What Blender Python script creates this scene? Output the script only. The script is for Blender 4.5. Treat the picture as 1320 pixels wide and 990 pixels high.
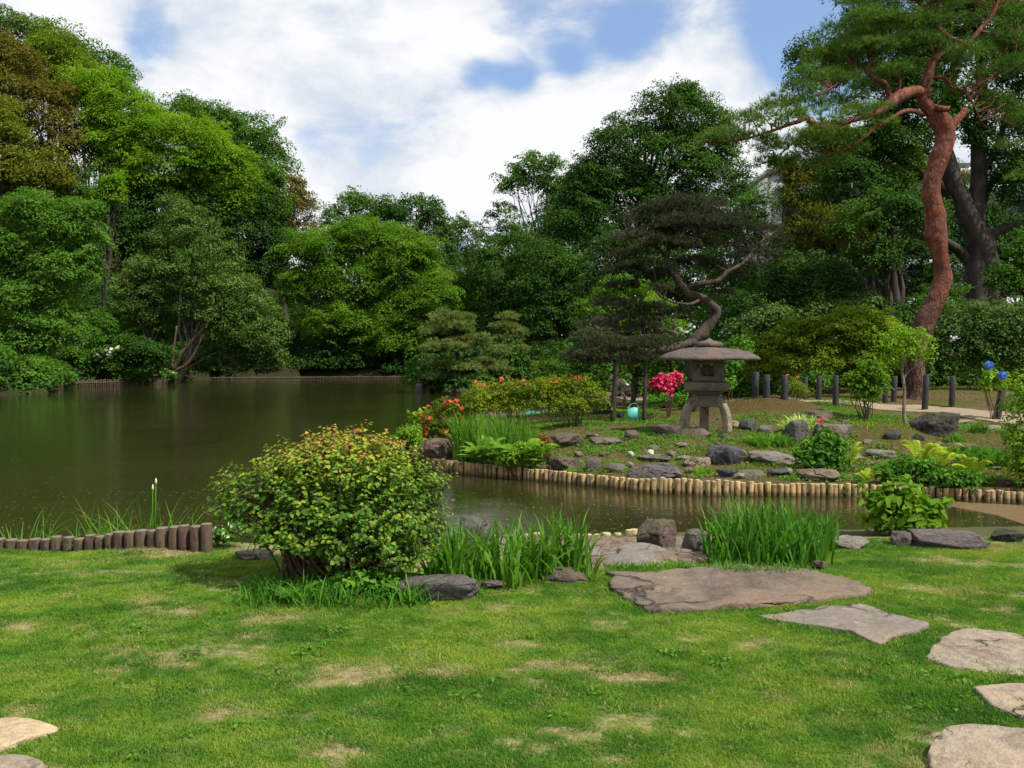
import bpy, math, random
import numpy as np
from mathutils import Vector, Matrix

for o in list(bpy.data.objects): bpy.data.objects.remove(o)
S = bpy.context.scene
COL = S.collection
R = math.radians
rs = np.random.RandomState

# ------------------------------------------------------------------ camera
F = 1107.0; CAMZ = 1.87; PITCH = R(1.81)
cam = bpy.data.cameras.new('camera'); camo = bpy.data.objects.new('camera', cam); COL.objects.link(camo)
camo.location = (0, 0, CAMZ); camo.rotation_euler = (R(90) - PITCH, 0, 0)
cam.sensor_width = 36; cam.lens = 36 * F / 1320; cam.clip_start = 0.05; cam.clip_end = 3000
S.camera = camo

def ray(px, py):
    u = (px - 660) / F; v = (495 - py) / F
    c, s = math.cos(PITCH), math.sin(PITCH)
    return np.array([u, c + v * s, -s + v * c])
def P(px, py, Y):
    r = ray(px, py); return np.array([0, 0, CAMZ]) + r * (Y / r[1])
def G(px, py, z=0.0):
    r = ray(px, py); t = (z - CAMZ) / r[2]; return np.array([0, 0, CAMZ]) + r * t

# ------------------------------------------------------------------ light
SUN_EL, SUN_AZ = R(54), R(124)            # azimuth clockwise from the view direction (+Y)
sdir = Vector((math.sin(SUN_AZ) * math.cos(SUN_EL), math.cos(SUN_AZ) * math.cos(SUN_EL), math.sin(SUN_EL)))
sun = bpy.data.lights.new('sun', 'SUN'); sun.energy = 4.6; sun.angle = R(0.6); sun.color = (1, .955, .88)
suno = bpy.data.objects.new('sun', sun); COL.objects.link(suno)
suno.rotation_euler = sdir.to_track_quat('Z', 'Y').to_euler(); suno.location = (30, 0, 60)

S.view_settings.view_transform = 'Standard'; S.view_settings.look = 'None'
S.view_settings.exposure = 0.55; S.view_settings.gamma = 1
S.render.engine = 'CYCLES'
cy = S.cycles
cy.max_bounces = 5; cy.diffuse_bounces = 2; cy.glossy_bounces = 3; cy.transmission_bounces = 3
cy.transparent_max_bounces = 4; cy.caustics_reflective = False; cy.caustics_refractive = False
cy.use_denoising = True
try: cy.denoiser = 'OPENIMAGEDENOISE'; cy.denoising_prefilter = 'ACCURATE'
except Exception: pass
cy.use_adaptive_sampling = True; cy.adaptive_threshold = 0.015; cy.sample_clamp_indirect = 4

W = bpy.data.worlds.new('World'); S.world = W; W.use_nodes = True
class N:
    """small node-tree helper"""
    def __init__(s, nt): s.nt = nt
    def n(s, t, **k):
        nd = s.nt.nodes.new(t)
        for a, b in k.items(): setattr(nd, a, b)
        return nd
    def l(s, a, b): s.nt.links.new(a, b)
    def inp(s, nd, i, v):
        if hasattr(v, 'links') or isinstance(v, bpy.types.NodeSocket): s.l(v, nd.inputs[i])
        else: nd.inputs[i].default_value = v
    def m(s, op, a, b=0.0, c=None, clamp=False):
        nd = s.n('ShaderNodeMath', operation=op, use_clamp=clamp); s.inp(nd, 0, a); s.inp(nd, 1, b)
        if c is not None: s.inp(nd, 2, c)
        return nd.outputs[0]
    def vm(s, op, a, b=(0, 0, 0), out=0):
        nd = s.n('ShaderNodeVectorMath', operation=op); s.inp(nd, 0, a); s.inp(nd, 1, b); return nd.outputs[out]
    def noise(s, vec, scale, detail=4, rough=.5, dist=0.0):
        nd = s.n('ShaderNodeTexNoise'); s.inp(nd, 'Vector', vec); nd.inputs['Scale'].default_value = scale
        nd.inputs['Detail'].default_value = detail; nd.inputs['Roughness'].default_value = rough; nd.inputs['Distortion'].default_value = dist
        return nd.outputs['Fac']
    def ramp(s, fac, stops, interp='LINEAR'):
        nd = s.n('ShaderNodeValToRGB'); s.inp(nd, 0, fac); cr = nd.color_ramp; cr.interpolation = interp
        while len(cr.elements) < len(stops): cr.elements.new(.5)
        for e, (p, c) in zip(cr.elements, stops): e.position = p; e.color = (*c, 1) if len(c) == 3 else c
        return nd.outputs[0]
    def mix(s, f, a, b, bt='MIX'):
        nd = s.n('ShaderNodeMix', data_type='RGBA', blend_type=bt); s.inp(nd, 0, f)
        for i, v in ((6, a), (7, b)):
            if isinstance(v, tuple) and len(v) == 3: v = (*v, 1)
            s.inp(nd, i, v)
        return nd.outputs[2]
    def sstep(s, v, lo, hi):
        nd = s.n('ShaderNodeMapRange', interpolation_type='SMOOTHSTEP'); s.inp(nd, 0, v)
        nd.inputs[1].default_value = lo; nd.inputs[2].default_value = hi; return nd.outputs[0]

nt = W.node_tree; nt.nodes.clear(); w = N(nt)
sky = w.n('ShaderNodeTexSky', sky_type='NISHITA'); sky.sun_disc = False
sky.sun_elevation = SUN_EL; sky.sun_rotation = SUN_AZ; sky.air_density = 1.0; sky.dust_density = .6; sky.ozone_density = 2.0
tc = w.n('ShaderNodeTexCoord').outputs['Generated']
st = w.vm('MULTIPLY', tc, (1.0, 1.0, 1.9))
n1 = w.noise(st, 3.2, 9, .56, .15)
n2 = w.noise(w.vm('ADD', st, (3.1, 7.7, 1.3)), 9.0, 8, .6, .3)
cov = w.m('ADD', w.m('MULTIPLY', w.m('SUBTRACT', n1, .5), 1.5), w.m('MULTIPLY', w.m('SUBTRACT', n2, .5), .75))
cov = w.m('ADD', cov, .47)
def blob(px, py, rad, wt):
    r = ray(px, py); r = r / np.linalg.norm(r)
    d = w.vm('DISTANCE', tc, tuple(r), 1)
    g = w.m('EXPONENT', w.m('MULTIPLY', w.m('POWER', w.m('DIVIDE', d, rad / F), 2), -1))
    return w.m('MULTIPLY', g, wt)
for b in ((195, 40, 42, -.45), (180, 75, 26, -.25), (470, 185, 60, -.34), (395, 180, 28, -.25), (560, 150, 40, -.18), (620, 98, 30, -.60), (672, 104, 26, -.75), (730, 84, 32, -.62), (790, 62, 34, -.5), (840, 45, 40, -.42), (555, 142, 40, -.28), (590, 235, 26, -.3),
          (700, 8, 60, -.25), (600, 112, 60, -.12), (760, 40, 70, -.2), (655, 70, 40, -.2), (1040, 50, 50, -.75), (1065, 110, 34, -.4), (1090, -60, 120, -.7), (330, 60, 110, .3), (420, 200, 90, .12),
          (800, 150, 130, .55), (620, 190, 80, .45), (930, 130, 60, .4), (440, 245, 50, .3), (260, 110, 70, .3), (520, 60, 70, .3), (90, 20, 60, .3)):
    cov = w.m('ADD', cov, blob(*b))
mask = w.sstep(cov, .02, .46)
shade = w.sstep(w.m('ADD', w.m('MULTIPLY', n2, 1.1), w.m('MULTIPLY', cov, .5)), .52, 1.02)
ccol = w.mix(shade, (4.6, 5.1, 5.8), (6.7, 6.8, 6.9))
skyc = w.mix(.22, w.mix(1.0, sky.outputs[0], (1.0, 1.08, 1.2), 'MULTIPLY'), (4.0, 5.2, 7.0))
mxc = w.mix(mask, skyc, ccol)
bg = w.n('ShaderNodeBackground'); w.l(mxc, bg.inputs[0]); bg.inputs[1].default_value = .1
wo = w.n('ShaderNodeOutputWorld'); w.l(bg.outputs[0], wo.inputs[0])

# ------------------------------------------------------------------ numpy noise
def _h(ix, iy, iz, seed):
    n = (ix * 73856093) ^ (iy * 19349663) ^ (iz * 83492791) ^ (seed * 2654435761 & 0x7fffffff)
    n = n & 0x7fffffff
    n = ((n >> 13) ^ n) * 1274126177 & 0x7fffffff
    n = ((n >> 15) ^ n) * 668265263 & 0x7fffffff
    return ((n >> 9) & 0xffff) / 65535.0
def vnoise(p, scale=1.0, seed=0):
    p = np.asarray(p, float) * scale + 1000.0
    i = np.floor(p).astype(np.int64); f = p - i; f = f * f * (3 - 2 * f)
    r = 0
    for dx in (0, 1):
        for dy in (0, 1):
            for dz in (0, 1):
                wt = (f[..., 0] if dx else 1 - f[..., 0]) * (f[..., 1] if dy else 1 - f[..., 1]) * (f[..., 2] if dz else 1 - f[..., 2])
                r = r + wt * _h(i[..., 0] + dx, i[..., 1] + dy, i[..., 2] + dz, seed)
    return r * 2 - 1
def fbm(p, scale=1.0, oct=4, seed=0, gain=.5):
    r = 0; a = 1.0
    for k in range(oct): r = r + a * vnoise(p, scale * 2.03 ** k, seed + k); a *= gain
    return r
def norm(v): return v / np.maximum(np.linalg.norm(v, axis=-1, keepdims=True), 1e-9)
def sst(x, a, b):
    t = np.clip((x - a) / (b - a), 0, 1); return t * t * (3 - 2 * t)
def xyz(x, y, z=0): return np.stack([x, y, np.zeros_like(x) + z], -1)

# ------------------------------------------------------------------ mesh helpers
ORG = {}
def new_mesh(name, verts, faces, mats, parent=None, smooth=False, attrs=None, midx=None, loc=None):
    """faces: one int array MxK or a list of such arrays; verts are in world space"""
    verts = np.asarray(verts, np.float32).reshape(-1, 3)
    if not isinstance(faces, (list, tuple)): faces = [faces]
    faces = [np.asarray(f, np.int32) for f in faces if len(f)]
    me = bpy.data.meshes.new(name)
    off = np.zeros(3, np.float32)
    if parent is not None: off = np.array(ORG[parent.name], np.float32)
    elif loc is not None: off = np.array(loc, np.float32)
    me.vertices.add(len(verts)); me.vertices.foreach_set('co', (verts - off).ravel())
    nl = sum(f.size for f in faces); npoly = sum(len(f) for f in faces)
    me.loops.add(nl); me.loops.foreach_set('vertex_index', np.concatenate([f.ravel() for f in faces]))
    me.polygons.add(npoly)
    ln = np.concatenate([np.full(len(f), f.shape[1], np.int32) for f in faces])
    me.polygons.foreach_set('loop_start', np.concatenate([[0], np.cumsum(ln)[:-1]]).astype(np.int32))
    if smooth: me.polygons.foreach_set('use_smooth', np.ones(npoly, bool))
    if midx is not None: me.polygons.foreach_set('material_index', np.asarray(midx, np.int32))
    for m in (mats if isinstance(mats, (list, tuple)) else [mats]): me.materials.append(m)
    if attrs:
        for k, a in attrs.items():
            at = me.attributes.new(k, 'FLOAT', 'POINT'); at.data.foreach_set('value', np.asarray(a, np.float32))
    me.update(calc_edges=True)
    o = bpy.data.objects.new(name, me); COL.objects.link(o)
    if parent is not None: o.parent = parent
    else: o.location = off; ORG[o.name] = off
    return o
def tag(o, label=None, cat=None, group=None, kind=None):
    if label: o['label'] = label
    if cat: o['category'] = cat
    if group: o['group'] = group
    if kind: o['kind'] = kind
    return o
def thing(name, label, cat, loc, group=None):
    o = bpy.data.objects.new(name, None); COL.objects.link(o); o.location = [float(c) for c in loc]
    ORG[o.name] = np.array(loc, float); o.empty_display_size = .1
    return tag(o, label, cat, group)

class MB:
    """collects pieces into one mesh"""
    def __init__(s): s.v = []; s.f = {}; s.n = 0; s.a = []
    def add(s, v, f, rnd=None):
        v = np.asarray(v, float).reshape(-1, 3)
        for ff in (f if isinstance(f, list) else [f]):
            ff = np.asarray(ff, np.int64)
            if len(ff): s.f.setdefault(ff.shape[1], []).append(ff + s.n)
        s.v.append(v); s.n += len(v)
        s.a.append(np.zeros(len(v)) + (0.5 if rnd is None else rnd))
        return s
    def build(s, name, mat, parent=None, smooth=False, loc=None):
        return new_mesh(name, np.concatenate(s.v), [np.concatenate(x) for x in s.f.values()], mat, parent, smooth,
                        {'rnd': np.concatenate(s.a)}, loc=loc)

def tube(pts, rad, seg=8, cap=True, seed=0, rough=0.0):
    pts = np.asarray(pts, float); n = len(pts); rad = np.zeros(n) + rad
    t = np.gradient(pts, axis=0); t = norm(t)
    ref = np.array([0., 0, 1]) if abs(t[0][2]) < .9 else np.array([1., 0, 0])
    V = []; u = norm(np.cross(t[0], ref))
    for i in range(n):
        u = norm(u - t[i] * np.dot(u, t[i])); v = np.cross(t[i], u)
        a = np.arange(seg) * 2 * math.pi / seg
        V.append(pts[i] + rad[i] * (np.cos(a)[:, None] * u + np.sin(a)[:, None] * v))
    V = np.concatenate(V)
    if rough:
        c = np.repeat(pts, seg, 0); d = V - c
        V = c + d * (1 + rough * fbm(V, 2.5 / max(rad.max(), .02) * .35, 3, seed))[:, None]
    i = np.arange(n - 1)[:, None] * seg; j = np.arange(seg)[None, :]; k = (j + 1) % seg
    f = np.stack([i + j, i + k, i + seg + k, i + seg + j], -1).reshape(-1, 4)
    fs = [f]
    if cap:
        V = np.concatenate([V, pts[:1], pts[-1:]])
        a = n * seg; j = np.arange(seg); k = (j + 1) % seg
        fs.append(np.concatenate([np.stack([k, j, np.full(seg, a)], -1), np.stack([j + (n - 1) * seg, k + (n - 1) * seg, np.full(seg, a + 1)], -1)]))
    return V, fs
def smooth_path(pts, m=6):
    """Catmull-Rom through rows (x,y,z,r...)"""
    p = np.asarray(pts, float); p = np.concatenate([[2 * p[0] - p[1]], p, [2 * p[-1] - p[-2]]])
    out = []
    for i in range(1, len(p) - 2):
        for t in np.arange(m) / m:
            out.append(.5 * (2 * p[i] + (p[i + 1] - p[i - 1]) * t + (2 * p[i - 1] - 5 * p[i] + 4 * p[i + 1] - p[i + 2]) * t * t + (3 * p[i] - p[i - 1] - 3 * p[i + 1] + p[i + 2]) * t ** 3))
    out.append(p[-2]); return np.array(out)
def box(cx, cy, cz, sx, sy, sz):
    v = np.array([[x, y, z] for x in (-.5, .5) for y in (-.5, .5) for z in (-.5, .5)]) * [sx, sy, sz] + [cx, cy, cz]
    f = np.array([[0, 1, 3, 2], [4, 6, 7, 5], [0, 4, 5, 1], [2, 3, 7, 6], [0, 2, 6, 4], [1, 5, 7, 3]])
    return v, f
def bevel(o, wd=.01, seg=2):
    m = o.modifiers.new('bevel', 'BEVEL'); m.width = wd; m.segments = seg; m.limit_method = 'ANGLE'; return o

# leaves: rhombic cards folded at the midrib
def leaves(C, nrm, size, aspect, r, droop=.25, rnd=None, jit=.3):
    n = len(C); size = (np.zeros(n) + size) * r.uniform(1 - jit, 1 + jit, n)
    t = norm(np.cross(nrm, norm(r.normal(size=(n, 3)))));
    b = np.cross(nrm, t)
    L = size[:, None]; Wd = L * aspect * .5
    p0 = C - t * L * .5; p2 = C + t * L * .5 - nrm * L * droop
    p1 = C + b * Wd + nrm * L * .06; p3 = C - b * Wd + nrm * L * .06
    V = np.stack([p0, p1, p2, p3], 1).reshape(-1, 3)
    Fc = np.arange(n * 4).reshape(-1, 4)
    return V, Fc, np.repeat(r.uniform(0, 1, n) if rnd is None else rnd, 4)
# broad leaves of six vertices: rounder, near plants
def broad(C, nrm, tdir, size, aspect, r, droop=.3, rnd=None, jit=.25):
    n = len(C); size = (np.zeros(n) + size) * r.uniform(1 - jit, 1 + jit, n)
    t = norm(tdir - nrm * (tdir * nrm).sum(-1, keepdims=True)); b = np.cross(nrm, t)
    L = size[:, None]; Wd = L * aspect * .5
    up = nrm * L * .10
    pts = [C, C + t * L * .28 + b * Wd + up, C + t * L * .68 + b * Wd * .72 + up * .6 - nrm * L * droop * .3, C + t * L - nrm * L * droop,
           C + t * L * .68 - b * Wd * .72 + up * .6 - nrm * L * droop * .3, C + t * L * .28 - b * Wd + up]
    V = np.stack(pts, 1).reshape(-1, 3); i = np.arange(n)[:, None] * 6
    Fc = np.concatenate([i + [0, 1, 2, 3], i + [0, 3, 4, 5]])
    return V, Fc, np.repeat(r.uniform(0, 1, n) if rnd is None else rnd, 6)
# strap blades, bending over
def blades(B, h, lean, width, r, seg=4, curve=1.0, rnd=None):
    n = len(B); h = (np.zeros(n) + h); width = np.zeros(n) + width
    a = r.uniform(0, 2 * math.pi, n); ld = np.stack([np.cos(a), np.sin(a), np.zeros(n)], -1)
    lean = np.zeros(n) + lean; lean = lean * r.uniform(.2, 1.4, n)
    s = norm(np.stack([-np.sin(a + r.uniform(-1.3, 1.3, n)), np.cos(a), np.zeros(n)], -1))
    V = []; ts = np.linspace(0, 1, seg + 1)
    for t in ts:
        c = B + ld * (h * lean * (t * .35 + .65 * t ** (1 + 1.3 * curve)))[:, None] + np.array([0, 0, 1.]) * (h * (t - .35 * lean * t ** 3))[:, None]
        wv = s * (width * .5 * (1 - t ** 2.5) * (.75 + .5 * min(t * 2, 1)))[:, None]
        V += [c - wv, c + wv]
    V = np.stack(V, 1).reshape(-1, 3); k = 2 * (seg + 1); i = np.arange(n)[:, None] * k
    Fc = np.concatenate([i + [2 * j, 2 * j + 1, 2 * j + 3, 2 * j + 2] for j in range(seg)])
    return V, Fc, np.repeat(r.uniform(0, 1, n) if rnd is None else rnd, k)
# needle tufts
def needles(C, D, k, length, width, r, spread=.8):
    n = len(C); C2 = np.repeat(C, k, 0); D2 = norm(np.repeat(D, k, 0) + r.normal(size=(n * k, 3)) * spread)
    L = length * r.uniform(.7, 1.2, n * k)[:, None]
    s = norm(np.cross(D2, r.normal(size=(n * k, 3)))) * width * .5
    tip = C2 + D2 * L
    V = np.stack([C2 - s, C2 + s, tip], 1).reshape(-1, 3)
    return V, np.arange(n * k * 3).reshape(-1, 3), np.repeat(np.repeat(r.uniform(0, 1, n), k), 3)

# ------------------------------------------------------------------ materials
MAT = {}
def mat(name):
    m = bpy.data.materials.new(name); m.use_nodes = True; m.node_tree.nodes.clear(); MAT[name] = m
    return m, N(m.node_tree)
def out(k, sh, disp=None):
    o = k.n('ShaderNodeOutputMaterial'); k.l(sh, o.inputs[0])
def pbsdf(k, col, rough=.8, spec=.3, bump=None, bstr=.5, bdist=.02):
    p = k.n('ShaderNodeBsdfPrincipled')
    if isinstance(col, tuple): p.inputs['Base Color'].default_value = (*col, 1)
    else: k.l(col, p.inputs['Base Color'])
    k.inp(p, 'Roughness', rough); p.inputs['Specular IOR Level'].default_value = spec
    if bump is not None:
        b = k.n('ShaderNodeBump'); b.inputs['Strength'].default_value = bstr; b.inputs['Distance'].default_value = bdist
        k.l(bump, b.inputs['Height']); k.l(b.outputs[0], p.inputs['Normal'])
    return p.outputs[0]
def leafmat(name, cols, trans=.35, rough=.6, patch=0.0, pscale=.35, tcol=1.3, spec=.06, gain=1.65):
    """cols: list of base colours picked per leaf; patch: how far whole sprays differ from each other"""
    m, k = mat(name)
    a = k.n('ShaderNodeAttribute', attribute_name='rnd').outputs['Fac']
    pos = k.n('ShaderNodeNewGeometry').outputs['Position']
    if patch:
        nz = k.noise(pos, pscale, 2)
        a = k.m('ADD', k.m('MULTIPLY', a, 1 - patch), k.m('MULTIPLY', k.sstep(nz, .35, .65), patch))
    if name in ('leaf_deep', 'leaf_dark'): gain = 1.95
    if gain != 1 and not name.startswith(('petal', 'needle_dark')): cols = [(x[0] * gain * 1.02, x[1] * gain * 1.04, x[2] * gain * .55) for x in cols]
    n = len(cols)
    c = k.ramp(a, [(i / max(n - 1, 1), x) for i, x in enumerate(cols)])
    p = k.n('ShaderNodeBsdfPrincipled'); k.l(c, p.inputs['Base Color']); p.inputs['Roughness'].default_value = rough
    p.inputs['Specular IOR Level'].default_value = spec
    t = k.n('ShaderNodeBsdfTranslucent'); k.l(k.mix(1.0, c, (tcol * 1.05, tcol * 1.1, tcol * .45), 'MULTIPLY'), t.inputs[0])
    mx = k.n('ShaderNodeMixShader'); mx.inputs[0].default_value = trans
    k.l(p.outputs[0], mx.inputs[1]); k.l(t.outputs[0], mx.inputs[2]); out(k, mx.outputs[0]); return m
def rockmat(name, c1, c2, c3=None, scale=3.0, moss=0.0, bstr=.6):
    m, k = mat(name); pos = k.n('ShaderNodeNewGeometry')
    p = pos.outputs['Position']
    f = k.noise(p, scale, 8, .65, .5); g = k.noise(p, scale * 9, 5, .6); h = k.noise(p, scale * .6, 3)
    c = k.ramp(f, [(.32, c1), (.5, c2), (.68, c3 or c1)])
    c = k.mix(k.m('MULTIPLY', k.sstep(g, .35, .75), .45), c, tuple(min(1, x * 1.7) for x in c2))
    lich = k.m('MULTIPLY', k.sstep(k.noise(p, scale * 4, 6, .7), .60, .68), .5)
    c = k.mix(lich, c, (.30, .29, .25))
    if moss:
        nz = k.n('ShaderNodeSeparateXYZ'); k.l(pos.outputs['Normal'], nz.inputs[0])
        mm = k.m('MULTIPLY', k.sstep(nz.outputs[2], .3, .9), k.m('MULTIPLY', k.sstep(h, .42, .6), moss))
        c = k.mix(mm, c, (.06, .085, .02))
    big = k.noise(p, scale * .45, 5, .6, .8)
    c = k.mix(k.m('MULTIPLY', k.sstep(big, .5, .66), .55), c, tuple(min(1, x * y_) for x, y_ in zip(c2, (1.7, 1.5, 1.25))))
    c = k.mix(k.m('MULTIPLY', k.sstep(k.noise(p, scale * 1.4, 6, .7, 1.5), .56, .70), .6), c, tuple(x * .45 for x in c1))
    wn = k.n('ShaderNodeTexNoise'); k.l(p, wn.inputs['Vector']); wn.inputs['Scale'].default_value = scale * 1.6; wn.inputs['Detail'].default_value = 5
    vo = k.n('ShaderNodeTexVoronoi', feature='DISTANCE_TO_EDGE'); k.l(k.vm('ADD', k.vm('MULTIPLY', p, (.6, 1.3, 1.6)), k.vm('MULTIPLY', wn.outputs['Color'], (.5, .5, .5))), vo.inputs['Vector']); vo.inputs['Scale'].default_value = scale * .7
    crk = k.m('SUBTRACT', 1.0, k.sstep(vo.outputs['Distance'], 0, .02)); gate = k.sstep(h, .46, .56)
    crk = k.m('MULTIPLY', crk, k.m('MULTIPLY', gate, 0.0 if name in ('rock_sandstone', 'stone_lantern', 'stone_roof') else 1.0))
    c = k.mix(k.m('MULTIPLY', crk, .75), c, tuple(x * .25 for x in c1))
    bmp = k.m('SUBTRACT', k.m('ADD', k.m('MULTIPLY', f, 1.2), k.m('MULTIPLY', g, .45)), k.m('MULTIPLY', crk, .8))
    fine = k.noise(p, scale * 40, 4, .7); c = k.mix(k.m('MULTIPLY', k.sstep(fine, .5, .72), .4), c, tuple(x * .35 for x in c1)); bmp = k.m('ADD', bmp, k.m('MULTIPLY', fine, .12))
    out(k, pbsdf(k, c, .9, .15, bmp, min(1, bstr * 1.6), .06)); return m
def barkmat(name, c1, c2, vs=6.0, bstr=.8, plates=False):
    m, k = mat(name); p = k.n('ShaderNodeNewGeometry').outputs['Position']
    q = k.vm('MULTIPLY', p, (1, 1, .35))
    f = k.noise(q, vs, 6, .65, .4)
    c = k.ramp(f, [(.33, c1), (.62, c2)])
    h = f
    if plates:
        v = k.n('ShaderNodeTexVoronoi', feature='DISTANCE_TO_EDGE'); k.l(k.vm('ADD', q, k.vm('MULTIPLY', k.n('ShaderNodeCombineXYZ').outputs[0], (0, 0, 0))), v.inputs['Vector']); v.inputs['Scale'].default_value = vs * 2.4
        ns = k.n('ShaderNodeTexNoise'); k.l(q, ns.inputs['Vector']); ns.inputs['Scale'].default_value = 14; ns.inputs['Detail'].default_value = 4
        k.l(k.vm('ADD', q, k.vm('MULTIPLY', ns.outputs['Color'], (.12, .12, .12))), v.inputs['Vector'])
        e = k.sstep(v.outputs['Distance'], 0, .16); z = k.n('ShaderNodeSeparateXYZ'); k.l(p, z.inputs[0])
        low = k.m('SUBTRACT', 1.0, k.sstep(z.outputs[2], 1.6, 4.6))     # plated grey-brown bark low down, smooth red bark above
        c = k.mix(low, c, k.ramp(f, [(.35, (.05, .028, .02)), (.65, (.19, .10, .065))]))
        c = k.mix(k.m('MULTIPLY', k.m('SUBTRACT', 1.0, e), k.m('ADD', k.m('MULTIPLY', low, .65), .28)), c, (.04, .02, .014))
        c = k.mix(k.m('MULTIPLY', k.sstep(k.noise(p, 1.6, 5, .6), .45, .62), .75), c, (.060, .026, .019))
        c = k.mix(k.m('MULTIPLY', k.sstep(k.noise(k.vm('MULTIPLY', p, (1, 1, .3)), 5, 5, .7), .56, .68), .5), c, (.34, .15, .09))
        c = k.mix(k.m('MULTIPLY', k.sstep(k.noise(p, 22, 5, .7), .50, .60), .65), c, (.045, .018, .012))
        h = k.m('ADD', f, k.m('MULTIPLY', e, k.m('ADD', k.m('MULTIPLY', low, .8), .3)))
    out(k, pbsdf(k, c, .8, .25, h, bstr, .04)); return m

L_ = dict(
 yellowgreen=leafmat('leaf_yellowgreen', [(.045, .10, .010), (.075, .145, .013), (.11, .18, .018)], .38, patch=.5),
 bright=leafmat('leaf_bright', [(.035, .080, .012), (.055, .115, .016), (.080, .145, .022)], .36, patch=.4),
 mid=leafmat('leaf_mid', [(.022, .055, .012), (.035, .085, .016), (.055, .11, .022)], .3, patch=.4),
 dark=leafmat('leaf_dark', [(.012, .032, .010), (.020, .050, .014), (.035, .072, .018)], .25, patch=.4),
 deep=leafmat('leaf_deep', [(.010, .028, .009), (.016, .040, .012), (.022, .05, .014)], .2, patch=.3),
 grey=leafmat('leaf_greygreen', [(.030, .060, .026), (.048, .088, .038), (.075, .115, .055)], .3, patch=.4),
 silver=leafmat('leaf_glossy', [(.024, .052, .020), (.042, .082, .028), (.085, .12, .05)], .25, rough=.38, patch=.3),
 brown=leafmat('leaf_brown', [(.038, .038, .012), (.078, .060, .018), (.065, .078, .018)], .28, patch=.5),
 olive=leafmat('leaf_olive', [(.045, .060, .012), (.085, .090, .018), (.075, .11, .02)], .3, patch=.5),
 maple=leafmat('leaf_maple', [(.030, .072, .018), (.050, .11, .025), (.075, .14, .035)], .36, patch=.4),
 needle=leafmat('needle_green', [(.026, .058, .018), (.046, .092, .025), (.075, .13, .034)], .2, rough=.55, patch=.5, pscale=.6),
 needledark=leafmat('needle_dark', [(.026, .036, .018), (.048, .062, .028), (.10, .10, .052)], .15, rough=.6, patch=.4, pscale=.8),
 needlegrey=leafmat('needle_grey', [(.050, .078, .034), (.085, .115, .052), (.14, .165, .075)], .2, rough=.6, patch=.4, pscale=.8),
 azalea=leafmat('leaf_azalea', [(.034, .062, .010), (.070, .108, .014), (.135, .145, .022)], .3, patch=.5, pscale=1.2),
 hedge=leafmat('leaf_hedge', [(.040, .070, .010), (.072, .112, .014), (.105, .145, .020)], .3, patch=.5, pscale=.8),
 iris=leafmat('leaf_iris', [(.032, .085, .018), (.052, .125, .024), (.080, .16, .035)], .42),
 irisdark=leafmat('leaf_irisdark', [(.022, .07, .018), (.035, .105, .02), (.06, .14, .028)], .38),
 lime=leafmat('leaf_lime', [(.055, .12, .018), (.09, .17, .025), (.15, .22, .035)], .4),
 fernyellow=leafmat('leaf_fern', [(.10, .17, .02), (.17, .23, .028), (.25, .27, .04)], .4),
 herb=leafmat('leaf_herb', [(.028, .075, .018), (.05, .12, .025), (.085, .17, .04)], .35, patch=.3, pscale=2),
 pale=leafmat('leaf_pale', [(.09, .16, .06), (.16, .24, .10), (.40, .42, .22)], .3),
 mossy=leafmat('leaf_mossy', [(.060, .050, .018), (.072, .078, .016), (.075, .105, .018), (.13, .10, .04)], .25, patch=.5, pscale=1.3),
 dry=leafmat('leaf_dry', [(.18, .11, .05), (.26, .17, .08), (.10, .07, .04)], .2),
 redleaf=leafmat('leaf_red', [(.10, .05, .025), (.16, .07, .04), (.09, .08, .03)], .3),
 pink=leafmat('petal_pink', [(.62, .02, .10), (.78, .045, .17), (.85, .10, .26)], .3, tcol=1.0),
 coral=leafmat('petal_coral', [(.62, .05, .05), (.75, .10, .08), (.70, .06, .14)], .3, tcol=1.0),
 blue=leafmat('petal_blue', [(.05, .14, .60), (.09, .22, .75), (.16, .30, .8)], .3, tcol=1.0),
 white=leafmat('petal_white', [(.55, .56, .35), (.70, .70, .52), (.75, .75, .62)], .3, tcol=1.0),
)
# the foreground bush: green below, yellow and red young growth at the shoot tips ("young" is stored per leaf)
def bushmat():
    m, k = mat('leaf_bush')
    a = k.n('ShaderNodeAttribute', attribute_name='rnd').outputs['Fac']
    c = k.ramp(a, [(0, (.035, .095, .012)), (.28, (.070, .165, .016)), (.48, (.14, .25, .020)), (.66, (.25, .32, .028)), (.86, (.36, .33, .045)), (.95, (.36, .21, .06)), (1, (.36, .12, .05))])
    p = k.n('ShaderNodeBsdfPrincipled'); k.l(c, p.inputs['Base Color']); p.inputs['Roughness'].default_value = .55; p.inputs['Specular IOR Level'].default_value = .15
    t = k.n('ShaderNodeBsdfTranslucent'); k.l(k.mix(1.0, c, (1.4, 1.35, .6), 'MULTIPLY'), t.inputs[0])
    mx = k.n('ShaderNodeMixShader'); mx.inputs[0].default_value = .36
    k.l(p.outputs[0], mx.inputs[1]); k.l(t.outputs[0], mx.inputs[2]); out(k, mx.outputs[0]); return m
L_['bush'] = bushmat()
B_ = dict(
 dark=barkmat('bark_dark', (.018, .014, .011), (.060, .046, .036), 5),
 grey=barkmat('bark_grey', (.07, .058, .045), (.20, .17, .135), 7),
 pine=barkmat('bark_pine', (.016, .012, .009), (.080, .058, .043), 9, 1.0),
 red=barkmat('bark_redpine', (.085, .024, .013), (.24, .070, .034), 4.0, .8, plates=True),
 twig=barkmat('bark_twig', (.05, .028, .018), (.12, .07, .045), 14),
 pale=barkmat('bark_pale', (.11, .085, .062), (.22, .18, .14), 14),
)
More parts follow.
